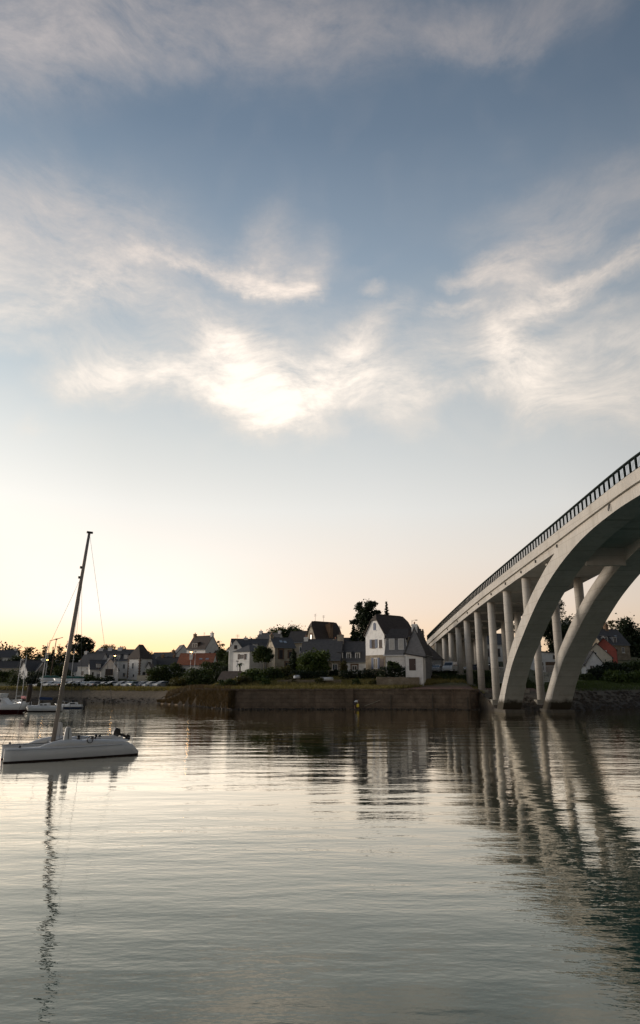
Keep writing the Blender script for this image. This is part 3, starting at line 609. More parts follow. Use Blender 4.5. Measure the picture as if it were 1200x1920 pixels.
    if roof == 'F' and rh / W < 2.5:
        for s in (-1, 1): MB().tube([(s * (W + over + .04), 0, h - over * rh / W + .05), (s * (W + over + .04), d, h - over * rh / W + .05)], .06, 5).build('gutter', 'metal', t)
    return t
wF = lambda u, z, a=.9, b=1.25, k='': ('F', u, z, a, b, k)
wR = lambda u, z, a=.9, b=1.25, k='': ('R', u, z, a, b, k)
wL = lambda u, z, a=.9, b=1.25, k='': ('L', u, z, a, b, k)
# --- left, behind the car park (far to near)
house('low grey-roofed house on the skyline at the far left edge', -8, 1240, 265, 8, 13, 7, 1.6, 2.6, 'S', 'white', 'slate', win=[wF(2, .2, .8, 1), wF(4.6, .2, .8, 1)], chim=[(5.8, 3.5, .8, .8, 5.0, 'white')])
house('long low building with plain dark roof behind the moored boats', 12, 1266, 212, 4, 16, 7, 2.2, 1.9, 'S', 'cream', 'dark_slate', win=[wF(-5, .6), wF(-2, .6), wF(1.5, .6), wF(4.5, .6)])
house('small white house with pale gable right of the long dark-roofed building', 42, 1275, 206, -38, 4.6, 6.4, 2.8, 2.7, 'F', 'white', 'slate', win=[wF(0, 1.4, .8, 1.2), wR(1, .7)], chim=[(0, 5.8, .7, .7, 6.2, 'white')])
house('dark-roofed white cottage with chimney gable beside the large round bush', 61, 1276, 210, 28, 6.4, 5.8, 3.0, 2.9, 'S', 'white', 'dark_slate', win=[wF(-1, .8), wF(1.2, .8)], chim=[(2.9, 2.9, .9, .7, 6.6, 'white'), (-2.9, 2.9, .8, .6, 6.3, 'white')])
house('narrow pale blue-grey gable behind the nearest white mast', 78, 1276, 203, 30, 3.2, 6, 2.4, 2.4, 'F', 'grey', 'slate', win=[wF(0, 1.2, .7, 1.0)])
house('white cottage with steep slate roof at the left end of the long terrace', 163, 1272, 196, -16, 6.6, 6.2, 3.5, 3.4, 'S', 'white', 'slate', win=[wF(-1.6, .8), wF(1.4, .8), wF(.2, 2.2, 1.6, .8, 'c')], chim=[(-3.0, 3.1, .9, .7, 7.6, 'white')], door=[('F', 0, -.8, .9, 2, 'brown')])
house('long white terraced house with dormers and three stout chimneys behind the car park', 206, 1271, 203, -6, 11.5, 6.5, 5.0, 3.0, 'S', 'white', 'slate', win=[wF(-3.4, 2.6), wF(-.6, 2.5), wF(1.8, 2.5, .8, 1.6, 'c'), wF(4.0, 2.5, .8, 1.4), wF(-2, .2), wF(2.2, .2), wF(4.2, .2)], chim=[(-4.6, 3.2, 1.3, .8, 8.6, 'white'), (-1.8, 3.2, 1.2, .8, 8.7, 'white'), (1.2, 3.2, 1.3, .8, 8.8, 'white')], dorm=[(-3.2, 5.2, 1.0, 1.3, 'white'), (-.2, 5.2, 1.0, 1.3, 'white'), (2.0, 5.2, 1.0, 1.3, 'white'), (4.2, 5.2, 1.0, 1.3, 'white')])
house('small white front wing with slate roof, roof lights and a gable to the right', 205, 1274, 192, 24, 4.6, 6.2, 2.6, 3.0, 'F', 'white', 'slate', win=[wF(-.2, 1.2, 2.0, 1.6, 'b'), wL(1.6, .6), wL(-1.4, .6)], sky=[(-1, 1.8, .42, .7, .8), (-1, 4.2, .38, .5, .6)], door=[('L', 0.2, -.6, .9, 2, 'slate_wall')])
house('small slate-roofed link building with a little gable dormer facing the car park', 183, 1273, 193, 24, 4.4, 5, 2.7, 2.3, 'S', 'white', 'slate', win=[wF(-1.4, .6, .7, 1.3), wF(1.3, .6, .7, 1.3)], dorm=[(0, 2.9, 1.2, 1.1, 'white')], door=[('F', .1, -.6, .8, 1.9, 'slate_wall')])
house('white tower house with tall dark pyramid roof and arched ground-floor opening', 249, 1272, 198, -30, 4.6, 4.8, 5.4, 4.1, 'H', 'white', 'brown_roof', hipl=.34, over=.35, win=[wF(-.3, 2.6, .8, 1.7, ''), wR(0, .1, 2.2, 1.7, 'bx'), wF(.2, .3, .7, .9)], quoin=[(1, 0), (-1, 0)], deep=2)
house('grey slate house with pale gable just right of the pyramid-roofed tower', 276, 1268, 214, 30, 5.6, 6.5, 3.2, 3.0, 'S', 'white', 'slate', win=[wF(-1, 1.0), wF(1.4, 1.0)], dorm=[(.6, 3.4, 1.0, 1.1, 'white')], chim=[(-2.6, 3.2, .7, .7, 6.9, 'white')])
house('little white porch house with a pointed gable window behind the parked cars', 277, 1273, 199, -4, 2.6, 3, 1.9, 2.6, 'F', 'white', 'brown_roof', win=[wF(0, 1.8, .7, .9, 'b')], door=[('F', 0, -.4, .9, 1.9, 'red_wall')])
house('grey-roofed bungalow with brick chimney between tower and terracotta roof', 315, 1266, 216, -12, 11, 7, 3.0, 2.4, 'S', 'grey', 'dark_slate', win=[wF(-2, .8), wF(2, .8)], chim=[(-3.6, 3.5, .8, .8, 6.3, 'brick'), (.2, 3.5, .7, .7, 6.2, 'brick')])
house('tall white house with dark roof and end chimneys behind the terracotta roof', 366, 1250, 208, -34, 7.6, 6.0, 5.2, 3.8, 'S', 'white', 'brown_roof', win=[wR(-1, 3.0), wF(-2.2, 3.0)], chim=[(-3.5, 3.0, .8, .7, 9.9, 'brick'), (3.5, 3.0, .8, .7, 10.0, 'white')], dorm=[(-.8, 5.6, 2.2, 1.3, 'wood')], ant=[(.4, 2.9, 9.0, 1.2)])
house('terracotta-roofed house with two roof lights and a white chimney', 364, 1266, 182, -3, 9.2, 7, 2.6, 2.9, 'S', 'white', 'red_roof', win=[wF(-3, .6, 1.6, 1.2), wF(-.6, .6)], sky=[(1, 1.2, .52, .8, .5), (1, 2.9, .52, .8, .5)], chim=[(-1.4, 1.8, .8, .7, 6.0, 'white')])
house('small cream shed with a steep single-slope brown roof at the water side', 427, 1293, 134, -24, 4.2, 2.6, 1.9, 1.3, 'S', 'cream', 'brown_roof', name='shed', cat='shed', win=[wF(-1.3, .7, .5, .7, 'b')], door=[('F', .9, 0, .8, 1.6, 'brown')], deep=1.5)
# --- middle
house('white two-storey house with low hipped slate roof left of the hillside', 452, 1252, 152, -34, 4.6, 6.4, 3.4, 1.6, 'H', 'white', 'slate', hipl=.2, win=[wF(.2, 1.8, 1.2, 1.1, 's')], deep=3.5)
house('broad white house with long grey ridge and gabled front behind the hipped white house', 474, 1243, 166, 14, 9.6, 6.4, 3.0, 2.6, 'S', 'white', 'slate', win=[wF(2.5, 1.0), wF(0, 1)], chim=[(-1.4, 3.2, .9, .7, 6.1, 'white')], dorm=[(.6, 3.2, 1.1, 1.2, 'white'), (2.4, 3.2, 1.1, 1.2, 'white')], ant=[(-3.4, 3, 5.2, 1.6)])
house('small white gabled wing with dark roof at the top left of the hipped white house', 441, 1243, 160, 8, 2.9, 5.4, 3.4, 1.9, 'F', 'white', 'dark_slate', win=[wF(0, 3.2, .7, .8, 'b')])
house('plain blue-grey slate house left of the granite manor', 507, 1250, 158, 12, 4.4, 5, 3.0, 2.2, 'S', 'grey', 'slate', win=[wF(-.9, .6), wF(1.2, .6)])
house('pale granite house with arched tall window and roof lights, lower wing of the manor', 534, 1255, 150, 20, 4.6, 6.6, 4.6, 2.1, 'S', 'stone_pale', 'slate', win=[wF(-.9, 2.2, .8, 1.9, 'qb'), wF(1.2, 2.4, .7, 1.3, 'qb'), wF(.6, .2, .9, 1.2, 'qb')], sky=[(1, -.4, .45, .6, .8), (1, .5, .5, .6, .8)], chim=[(-2.1, 3.3, .7, .8, 7.5, 'stone')])
house('granite manor with high steep dark roof and tall brick chimney stack', 583, 1256, 156, -52, 4.4, 7.6, 6.2, 4.4, 'F', 'stone_pale', 'brown_roof', clip=.26, win=[wF(0, 4.4, .75, 1.4, 'qb'), wF(0, 6.6, .6, 1.2, 'qb'), wF(-1.1, 1.6, .7, 1.4, 'qb')], quoin=[(1, 0), (-1, 0)], chim=[(1.35, 4.2, 1.6, .9, 10.2, 'brick')], ant=[(0, 1.2, 10.3, 2.2), (0, 3.6, 10.3, 2.0)], deep=4)
house('old longhouse with broad sagging slate roof behind the large round bush', 600, 1262, 134, -10, 7.8, 7.2, 2.6, 3.8, 'S', 'stone', 'slate', win=[wF(2.9, .5, .95, 1.2, ''), wF(-2.6, .3)], chim=[(-3.4, 3.6, .8, .8, 7.0, 'white'), (3.5, 3.6, 1.2, .8, 7.4, 'stone_pale')], ant=[(3.3, 3.6, 7.2, 2.0)], door=[('F', -1.5, -.6, .9, 2, 'trim')])
house('white cottage with three small dormers between the longhouse and the tall white house', 657, 1262, 134, -5, 6.3, 6.4, 2.3, 3.6, 'S', 'white', 'slate', win=[wF(-1.9, .2, .7, 1.1, 'q'), wF(.8, .5, 1.0, .9, 'q'), wF(2.8, .2, .7, .8)], dorm=[(-1.9, 2.7, .95, 1.15, 'trim'), (-.3, 2.7, .95, 1.15, 'trim'), (1.4, 2.7, .95, 1.15, 'trim')], chim=[(-3.0, 3.2, 1.0, .8, 6.6, 'stone_pale')])
house('small dark house with brick chimney seen over the white cottage roof', 652, 1245, 168, 0, 5.5, 6, 4.0, 2.2, 'S', 'stone', 'dark_slate', chim=[(-1.6, 3, 1.0, .8, 7.2, 'brick')], ant=[(-2, 3, 6.5, 2.6)])
house('tall white gabled house with blue shutters, brown half-hipped roof and stone ground floor', 704, 1259, 127, -50, 4.9, 8.0, 6.75, 3.4, 'F', 'white', 'brown_roof', clip=.30, win=[wF(-.35, 4.2, .8, 1.5, 'Sb'), wF(1.45, 4.2, .75, 1.4, 'bn'), wF(.1, .5, 1.0, 1.9, 'Sx')], band=(-2, 2.9, 'stone'), quoin=[], deep=3.5)
house('house with slate-hung gable and white tapered chimney beside the tall white house', 779, 1254, 120, -20, 3.6, 5.4, 2.6, 4.3, 'F', 'slate_wall', 'dark_slate', win=[], chim=[(0, .4, .9, .8, 7.6, 'white')], over=.2, deep=3)
house('mansard-fronted slate house with two white-curtained windows', 744, 1253, 121, -8, 3.8, 5.0, 2.2, .9, 'H', 'white', 'dark_slate', hipl=.5, win=[], over=.2, deep=2)
house('low white garage with brown door beside the parked vans', 777, 1257, 115.5, -16, 2.9, 3.2, 2.1, .5, 'M', 'white', 'dark_slate', name='garage', cat='garage', door=[('F', -.3, 0, 1.1, 1.9, 'brown')])
house('dark hipped-roof outbuilding running down to the bridge abutment', 803, 1255, 138, -14, 5.2, 6, 1.9, 3.0, 'H', 'grey', 'dark_slate', hipl=.3, name='outbuilding', cat='outbuilding', win=[wF(-.8, .8, 1.4, .6, 'n')])
# --- infill behind the front row
house('white house with brown roof peeping between the dark tree and terracotta roof', 404, 1262, 206, -20, 6, 6, 3.6, 2.8, 'S', 'white', 'brown_roof', win=[wF(-1.4, 1), wF(1.2, 1)], chim=[(2.4, 3, .8, .7, 7.2, 'white')])
house('small white gable left of the tall dark-roofed house on the hill', 343, 1244, 226, 24, 4.6, 6, 3.0, 2.8, 'F', 'white', 'slate', win=[wF(0, 1.6)])
house('cream house with slate roof and dormers behind the small porch house', 298, 1262, 224, -16, 7.5, 6, 3.6, 2.8, 'S', 'cream', 'slate', win=[wF(-2, 1), wF(2, 1)], dorm=[(-1.6, 3.8, 1.1, 1.1, 'white'), (1.6, 3.8, 1.1, 1.1, 'white')], chim=[(3.2, 3, .8, .7, 7.3, 'brick')])
house('white house with slate roof below the crest of the hillside wood', 497, 1230, 190, -22, 6.5, 6, 3.6, 2.6, 'S', 'white', 'slate', win=[wF(-1.6, 1.2), wF(1.4, 1.2)], chim=[(-2.9, 3, .8, .7, 7.0, 'white'), (2.9, 3, .8, .7, 6.9, 'white')])
house('pale house with dark roof tucked between manor wing and manor roof', 556, 1240, 168, -18, 5, 6, 4.6, 2.6, 'S', 'stone_pale', 'dark_slate', win=[wF(-1, 2.2), wF(1.2, 2.2)], chim=[(2.2, 3, .8, .7, 8.0, 'stone')])
house('low white house with long slate roof before the dark trees left of the terrace', 122, 1275, 212, -10, 7, 6, 2.6, 2.4, 'S', 'white', 'slate', win=[wF(-1.6, .6), wF(1.6, .6)], chim=[(2.9, 3, .8, .7, 5.9, 'white')])
# --- behind and right of the bridge
house('pale two-storey building with dark shopfront windows seen between the bridge columns', 934, 1262, 161, 12, 7.6, 7, 6.6, 2.4, 'S', 'white', 'slate', win=[wF(-2.6, 3.8, 1.2, 1.7, 'b'), wF(.2, 3.8, 1.2, 1.7, 'b'), wF(2.6, 3.8, 1.2, 1.7, 'b'), wF(-2.4, .1, 1.5, 2.2, 'bx'), wF(1, .1, 1.5, 2.2, 'bx')])
house('white flat-topped building with timber front seen between the two arch ribs', 1028, 1258, 150, 6, 6, 5, 3.6, .5, 'M', 'white', 'slate', win=[wF(1.6, 2.6, .6, .7, 'b'), wF(-1.6, .2, 1.2, 1.6, 'b')], door=[('F', .6, -.3, 2.2, 2.2, 'wood')])
house('white conservatory gable with dark glass doors beside the far arch rib', 1116, 1262, 148, -10, 3.6, 5, 1.9, 2.5, 'F', 'white', 'dark_slate', win=[wF(-.5, -.4, 1.0, 2.0, 'x'), wF(.7, -.4, 1.2, 2.0, 'x')])
house('cream gabled house behind the white conservatory', 1122, 1250, 160, -18, 6.2, 6, 2.0, 3.2, 'F', 'cream', 'dark_slate', win=[wF(-.4, 2.2, .7, 1.1)])
house('red rendered gabled house in front of the big stone house', 1136, 1246, 172, -24, 5.4, 6, 3.6, 2.8, 'F', 'red_wall', 'dark_slate', win=[wF(.2, 2.6, .6, .8)])
house('large stone house with slate roof and one lit window at the right edge', 1158, 1244, 184, 22, 9.5, 7.5, 5.0, 4.0, 'S', 'stone', 'slate', win=[wR(-1.0, 2.6, .9, 1.6, 'l'), wR(1.2, 2.6, .9, 1.6), wF(2.4, 2.8, .9, 1.4), wF(-.4, 2.8)], dorm=[(-2.8, 5.4, 1.3, 1.5, 'grey'), (.2, 5.4, 1.3, 1.5, 'grey')], chim=[(0.8, 3.7, 1.0, .9, 10.4, 'brick'), (-4.4, 3.7, .9, .9, 9.8, 'brick')], sky=[(1, 2.2, .5, .7, .6)])
house('white gabled house on the wooded slope seen between the arch ribs', 1066, 1186, 226, -10, 4, 6, 2.4, 2, 'F', 'white', 'slate', win=[wF(0, 1.4)])
# --- tall white house: side wall finish, arched attic window; mansard front
def extras():
    hs = {o['label']: o for o in col.objects if o.type == 'EMPTY' and o.get('label')}
    t = [o for l, o in hs.items() if l.startswith('tall white gabled')][0]
    poly = [(-.33, 7.75), (.33, 7.75), (.33, 8.75)] + [(.33 * math.cos(a), 8.75 + .36 * math.sin(a)) for a in np.linspace(0.2, math.pi - .2, 7)] + [(-.33, 8.75)]
    MB().prism([(u * .95, z - .35) for u, z in poly], 'y', -.06, .05).build('attic_window', 'blue', t); MB().box(-.42, .42, -.12, .03, 7.27, 7.39).build('sill', 'trim', t)
    MB().box(2.452, 2.475, .6, 7.9, 2.95, 6.5).build('weathered_side_wall', 'stone_pale', t)
    q = MB(); z = 3.0; j = 0
    while z < 6.3:
        L = .55 if j % 2 else .34; q.box(2.46, 2.50, 0, L, z, z + .34); z += .38; j += 1
    q.build('quoin_stones', 'quoin', t)
    MB().box(1.2, 2.2, -.06, .02, .3, 2.2).build('shutter', 'brown', t)
    t = [o for l, o in hs.items() if l.startswith('mansard')][0]
    def tilt(u, z): return Vector((u, -.25 + (z - 2.2) * .16, z))
    b = MB(); a0, a1 = (-2.05, 2.05), (-1.7, 1.55)
    b.add([tilt(a0[0], 2.25), tilt(a0[1], 2.25), tilt(a1[1], 5.1), tilt(a1[0], 5.1), (a0[0], 3, 2.25), (a0[1], 3, 2.25), (a1[1], 3, 5.1), (a1[0], 3, 5.1)], [(0, 1, 2, 3), (4, 7, 6, 5), (0, 4, 5, 1), (1, 5, 6, 2), (2, 6, 7, 3), (3, 7, 4, 0)])
    man = b.build('mansard_front', 'slate_wall', t)
    for u in (-.75, .85):
        mm = Matrix.Translation(tilt(u, 4.2) + Vector((0, -.12, 0)))
        MB().box(-.5, .5, -.06, .3, -1.05, .85, mm).build('window', 'trim', man)
        MB().box(-.4, .4, -.08, -.05, -.95, .75, mm).build('pane', 'curtain', man)
    b = MB(); b.tube([tilt(-2.1, 2.2), tilt(-1.75, 5.15)], .07, 5).tube([tilt(2.1, 2.2), tilt(1.6, 5.15)], .07, 5).tube([tilt(-1.75, 5.15), tilt(1.6, 5.15)], .09, 5).tube([tilt(-2.3, 2.15), tilt(2.3, 2.15)], .1, 5); b.build('white_edging', 'trim', t)
    MB().add([(-2.1, -.1, 5.1), (2.0, -.1, 5.1), (2.0, 4, 5.1), (-2.1, 4, 5.1), (-.9, 1.8, 6.9), (2.2, 1.8, 6.9)], [(0, 1, 2, 3), (0, 1, 5, 4), (1, 2, 5), (2, 3, 4, 5), (3, 0, 4)]).build('upper_roof', 'dark_slate', t)
extras()
# ------------------------------------------------------------------ trees, hedges
def leaf_mesh(name, lobes, n, size, shell=.5, seed=0, box=False):
    g = np.random.default_rng(seed); L = np.array(lobes, float)
    wgt = (L[:, 3] * L[:, 4] * L[:, 5]) ** (2 / 3); idx = g.choice(len(L), n, p=wgt / wgt.sum())
    d = g.normal(size=(n, 3)); d /= np.linalg.norm(d, axis=1)[:, None]
    if box: d = d / np.max(np.abs(d), axis=1)[:, None]
    r = (shell + (1 - shell) * g.random(n) ** .6) * (1 + .20 * g.normal(size=n))
    c = L[idx, :3] + d * L[idx, 3:] * r[:, None]
    nr = d * .6 + g.normal(size=(n, 3)) * .8; nr /= np.linalg.norm(nr, axis=1)[:, None]
    a = np.cross(nr, g.normal(size=(n, 3))); a /= np.linalg.norm(a, axis=1)[:, None]; b = np.cross(nr, a)
    s = size * (.55 + .9 * g.random(n))[:, None]
    V = np.stack([c - a * s, c - b * s * .6, c + a * s, c + b * s * .6], 1).reshape(-1, 3)
    me = bpy.data.meshes.new(name); me.vertices.add(4 * n); me.vertices.foreach_set('co', V.astype(np.float32).ravel())
    me.loops.add(4 * n); me.loops.foreach_set('vertex_index', np.arange(4 * n, dtype=np.int32)); me.polygons.add(n)
    me.polygons.foreach_set('loop_start', np.arange(0, 4 * n, 4, dtype=np.int32)); me.polygons.foreach_set('loop_total', np.full(n, 4, np.int32)); me.update(); me.validate()
    return me
TS = [100]
def tree(label, px, ytop, ybase, wpx, Y, kind='broad', leaf='leaf', name=None, cat='tree', group=None, n=2600, size=None, bark='bark', z0=None):
    TS[0] += 1; sd = TS[0]; r = random.Random(sd)
    X = (px - 600) * Y / SLOPE; top = at(px, ytop, Y).z; bot = at(px, ybase, Y).z; H = top - bot; Wd = wpx * Y / SLOPE
    zg = min(gz(X, Y), bot + (H * .1)) if z0 is None else z0
    nm = name or {'broad': 'broadleaf_tree', 'pine': 'pine_tree', 'conifer': 'conifer_tree', 'cypress': 'cypress_tree', 'bush': 'bush'}[kind]
    t = thing(nm, label, cat, (X, Y, zg), r.uniform(0, 6), group); b0 = bot - zg; lo = []
    size = size or max(.16, min(.40, Wd * .036))
    rad = max(.09, H * .02)
    tr = MB()
    if kind in ('broad', 'bush'):
        for k in range(15 if kind == 'broad' else 11):
            a = r.uniform(0, 6.28); q = r.random() ** .6; zz = r.random()
            rr = Wd / 2 * q * (1 - .55 * max(0, zz - .35)) * (.72 + .28 * min(1, zz * 3)); s = Wd * r.uniform(.13, .24)
            lo.append((rr * math.cos(a), rr * math.sin(a), b0 + H * (.2 + .66 * zz), s, s, min(s * .8, H * .3)))
        lo.append((0, 0, b0 + H * .55, Wd * .3, Wd * .3, H * .36))
        if kind == 'bush': lo = [(x, y, z, a, b, c) for x, y, z, a, b, c in lo] + [(Wd * .3 * math.cos(k), Wd * .3 * math.sin(k), b0 + H * .25, Wd * .22, Wd * .22, H * .3) for k in range(6)]
        tr.tube([(0, 0, -.5), (.1, .05, b0 + H * .25), (0, .1, b0 + H * .6)], [rad * 1.5, rad, rad * .4], 7)
        for k in range(4): l = lo[k]; tr.tube([(0, 0, b0 + H * .2), (l[0] * .5, l[1] * .5, (b0 + H * .2 + l[2]) / 2 + .2), l[:3]], [rad * .6, rad * .4, rad * .15], 5)
    elif kind == 'pine':
        for k in range(38):
            a = r.uniform(0, 6.28); zz = r.random(); rr = Wd / 2 * (.25 + .7 * r.random()) * (1.05 - .6 * abs(zz - .45)); s = Wd * r.uniform(.09, .18)
            lo.append((rr * math.cos(a), rr * math.sin(a), b0 + H * (.12 + .84 * zz), s, s, s * .62))
        lo.append((0, 0, b0 + H * .48, Wd * .3, Wd * .3, H * .42))
        tr.tube([(0, 0, -.5), (.1, 0, b0 + H * .4), (0, .1, b0 + H * .95)], [rad * 1.6, rad, rad * .3], 7)
        for k in range(8): l = lo[k]; tr.tube([(0, 0, l[2] - H * .12), l[:3]], [rad * .5, rad * .15], 5)
    elif kind == 'conifer':
        for k in range(26):
            zz = k / 25; a = k * 2.4; rr = Wd / 2 * (1 - zz) * r.uniform(.5, .95); s = Wd * (.07 + .13 * (1 - zz))
            lo.append((rr * math.cos(a), rr * math.sin(a), b0 + H * (.06 + .9 * zz), s * 1.2, s * 1.2, s * .55))
        lo.append((0, 0, b0 + H * .45, Wd * .13, Wd * .13, H * .46)); tr.tube([(0, 0, -.5), (0, 0, b0 + H * .97)], [rad, rad * .2], 6)
    elif kind == 'cypress':
        for k in range(9): zz = k / 8; s = Wd / 2 * (1 - zz) ** .7 * .9 + .1; lo.append((r.uniform(-.1, .1), r.uniform(-.1, .1), b0 + H * (.07 + .86 * zz), s, s, H * .12))
        tr.tube([(0, 0, -.5), (0, 0, b0 + H * .9)], [rad, rad * .2], 6)
    zt_ = max(l[2] + l[5] for l in lo); zl = min(l[2] - l[5] for l in lo); ww = sum(sorted(math.hypot(l[0], l[1]) + l[3] for l in lo)[-7:]) / 7 * (.84 if kind != 'conifer' else 1.0)
    kz = H / (zt_ - zl); kx = Wd / 2 / ww
    lo = [(l[0] * kx, l[1] * kx, b0 + (l[2] - zl) * kz, l[3] * kx * 1.05, l[4] * kx * 1.05, l[5] * kz * 1.02) for l in lo]
    link('crown', leaf_mesh('crown', lo, int(n * 1.6), size, .45, sd), leaf, t); tr.build('trunk', bark, t, True)
    return t
def hedge(label, px0, px1, ytop, ybase, Y, depth=1.2, leaf='leaf_dark', n=2200, name='hedge', rz=0, group=None):
    TS[0] += 1; X0, X1 = (px0 - 600) * Y / SLOPE, (px1 - 600) * Y / SLOPE; Xc = (X0 + X1) / 2; zb_ = at(px0, ybase, Y).z; H = at(px0, ytop, Y).z - zb_; L = (X1 - X0) / 2; r = random.Random(TS[0])
    t = thing(name, label, name.replace('_', ' '), (Xc, Y, zb_), R(rz), group); k = max(2, int(L * 1.4)); lo = []
    for i in range(k): u = -L + 2 * L * (i + .5) / k; lo.append((u, r.uniform(-.15, .15), H * .45, L / k * 1.25, depth / 2 * r.uniform(.9, 1.15), H * .55 * r.uniform(.92, 1.06)))
    link('foliage', leaf_mesh('foliage', lo, n, .14, .55, TS[0], True), leaf, t)
    for i in range(k): MB().tube([(lo[i][0], 0, -.6), (lo[i][0], .05, H * .5)], [.05, .03], 5).build('stem', 'bark', t)
tree('wispy pine above the low house roofs at far left', 47, 1213, 1243, 20, 250, 'pine', 'leaf_warm', n=1300)
tree('dark rounded tree just left of the tall white mast', 69, 1219, 1256, 17, 236, 'broad', 'leaf', n=1500)
tree('slim poplar-like tree beside the top of the white mast', 78, 1210, 1250, 12, 240, 'pine', 'leaf_warm', n=1200)
tree('slim backlit tree right under the mast crane boom', 94, 1210, 1250, 9, 246, 'cypress', 'leaf_warm', n=900)
tree('small backlit tree between mast crane and big dark tree', 106, 1211, 1250, 13, 246, 'pine', 'leaf_warm', n=1100)
tree('broad dark tree mass behind the tarpaulin-covered boats, left half', 92, 1225, 1278, 44, 222, 'broad', 'leaf_dark', n=4200)
tree('broad dark tree mass behind the tarpaulin-covered boats, right half', 124, 1222, 1278, 40, 220, 'broad', 'leaf_dark', n=4200)
tree('largest spreading pine left of the white terrace', 150, 1190, 1262, 56, 232, 'pine', 'leaf_dark', n=4600)
tree('dark undergrowth tree below the largest spreading pine', 140, 1228, 1275, 36, 224, 'broad', 'leaf_dark', n=3000)
tree('round backlit tree behind the first terrace chimney', 196, 1208, 1246, 29, 246, 'broad', 'leaf_warm', n=2400)
tree('round backlit tree behind the last terrace chimney', 224, 1212, 1248, 25, 248, 'broad', 'leaf_warm', n=2200)
tree('round backlit tree right of the pyramid-roofed tower', 273, 1218, 1246, 22, 250, 'broad', 'leaf_warm', n=1800)
tree('tiny round tree on the skyline left of the tall dark-roofed house', 320, 1222, 1244, 11, 262, 'broad', 'leaf_warm', n=800)
tree('lacy backlit tree right of the tall dark-roofed house', 390, 1199, 1245, 26, 228, 'pine', 'leaf_warm', n=2000)
tree('second lacy tree left of the hipped white house', 409, 1202, 1250, 20, 224, 'pine', 'leaf_warm', n=1500)
tree('dense dark tree filling the gap left of the hipped white house', 411, 1216, 1272, 36, 196, 'broad', 'leaf', n=3600)
tree('dense green tree behind the water-side shed', 400, 1240, 1280, 44, 168, 'broad', 'leaf', n=3400)
for i, (x, yt, yb, w, Y) in enumerate([(-30, 1222, 1262, 40, 250), (6, 1238, 1266, 34, 236), (24, 1232, 1268, 30, 232), (34, 1228, 1268, 26, 240), (56, 1232, 1272, 30, 228), (8, 1256, 1286, 36, 196), (100, 1240, 1284, 36, 200), (116, 1246, 1284, 30, 198), (258, 1232, 1262, 30, 236), (296, 1230, 1262, 34, 232), (336, 1228, 1256, 26, 236), (430, 1222, 1262, 30, 190)]):
    tree(['dark tree cut by the left picture edge below the skyline house', 'dark tree in front of the skyline house at far left', 'dark tree right of the skyline house chimney', 'tall dark tree left of the wispy pine', 'dark tree under the wispy pine', 'low dark tree before the long dark-roofed building', 'low dark tree right behind the left stored boat', 'low dark tree behind the right stored boat', 'dark tree showing between tower and slate house', 'dark tree behind the bungalow, left one', 'dark tree behind the bungalow, right one', 'dark tree close to the left wall of the hipped white house'][i], x, yt, yb, w * 1.15, Y, 'broad', ['leaf_dark', 'leaf'][i % 2], n=2200)
for i, (x, yt, w, yb) in enumerate([(478, 1196, 34, 1238), (500, 1187, 36, 1238), (522, 1177, 36, 1235), (546, 1172, 32, 1235), (562, 1177, 26, 1235), (455, 1204, 26, 1240)]):
    tree(['leftmost but one tree of the hillside wood above the white houses', 'hillside wood tree above the broad white house gable', 'tall hillside wood tree left of the crest', 'highest tree on the crest of the hillside wood', 'hillside wood tree touching the granite manor roof', 'lowest and leftmost tree of the hillside wood'][i], x, yt, yb, w * 1.3, 226 - i * 2, 'broad', 'leaf_dark' if i % 2 else 'leaf', group='trees of the hillside wood', n=3000)
tree('big dark pine rising behind the tall white house', 689, 1128, 1215, 54, 176, 'pine', 'leaf_dark', n=9000)
tree('thick dark conifer low behind the white cottage chimney', 664, 1172, 1225, 30, 170, 'conifer', 'leaf_dark', n=2600)
tree('small pointed conifer right of the big dark pine', 728, 1128, 1190, 22, 178, 'conifer', 'leaf_dark', n=2200)
for i, (x, yt, w) in enumerate([(779, 1172, 13), (787, 1174, 14), (796, 1180, 13)]):
    tree(['left of three spiky conifers beside the bridge end', 'middle of three spiky conifers beside the bridge end', 'right of three spiky conifers beside the bridge end'][i], x, yt, 1235, w * 1.5, 168 + i, 'conifer', 'leaf_dark', group='conifers beside the bridge end', n=1700)
tree('dark narrow cypress in front of the granite manor', 550, 1214, 1266, 15, 138, 'cypress', 'leaf_dark', n=2000, size=.17)
tree('small round-headed tree with pale trunk in front of the blue-grey house', 494, 1212, 1242, 34, 142, 'broad', 'leaf', n=2600, bark='pale_bark', size=.2)
tree('large round bush in front of the longhouse', 588, 1220, 1266, 56, 127, 'bush', 'leaf_bright', cat='bush', n=5200, size=.2)
tree('small ragged tree against the white cottage wall', 645, 1236, 1262, 13, 129, 'bush', 'leaf_warm', name='small_tree', n=700, size=.14)
tree('rounded shrub at the mansard house door', 740, 1240, 1257, 25, 117.3, 'bush', 'leaf', cat='bush', n=1800, size=.15)
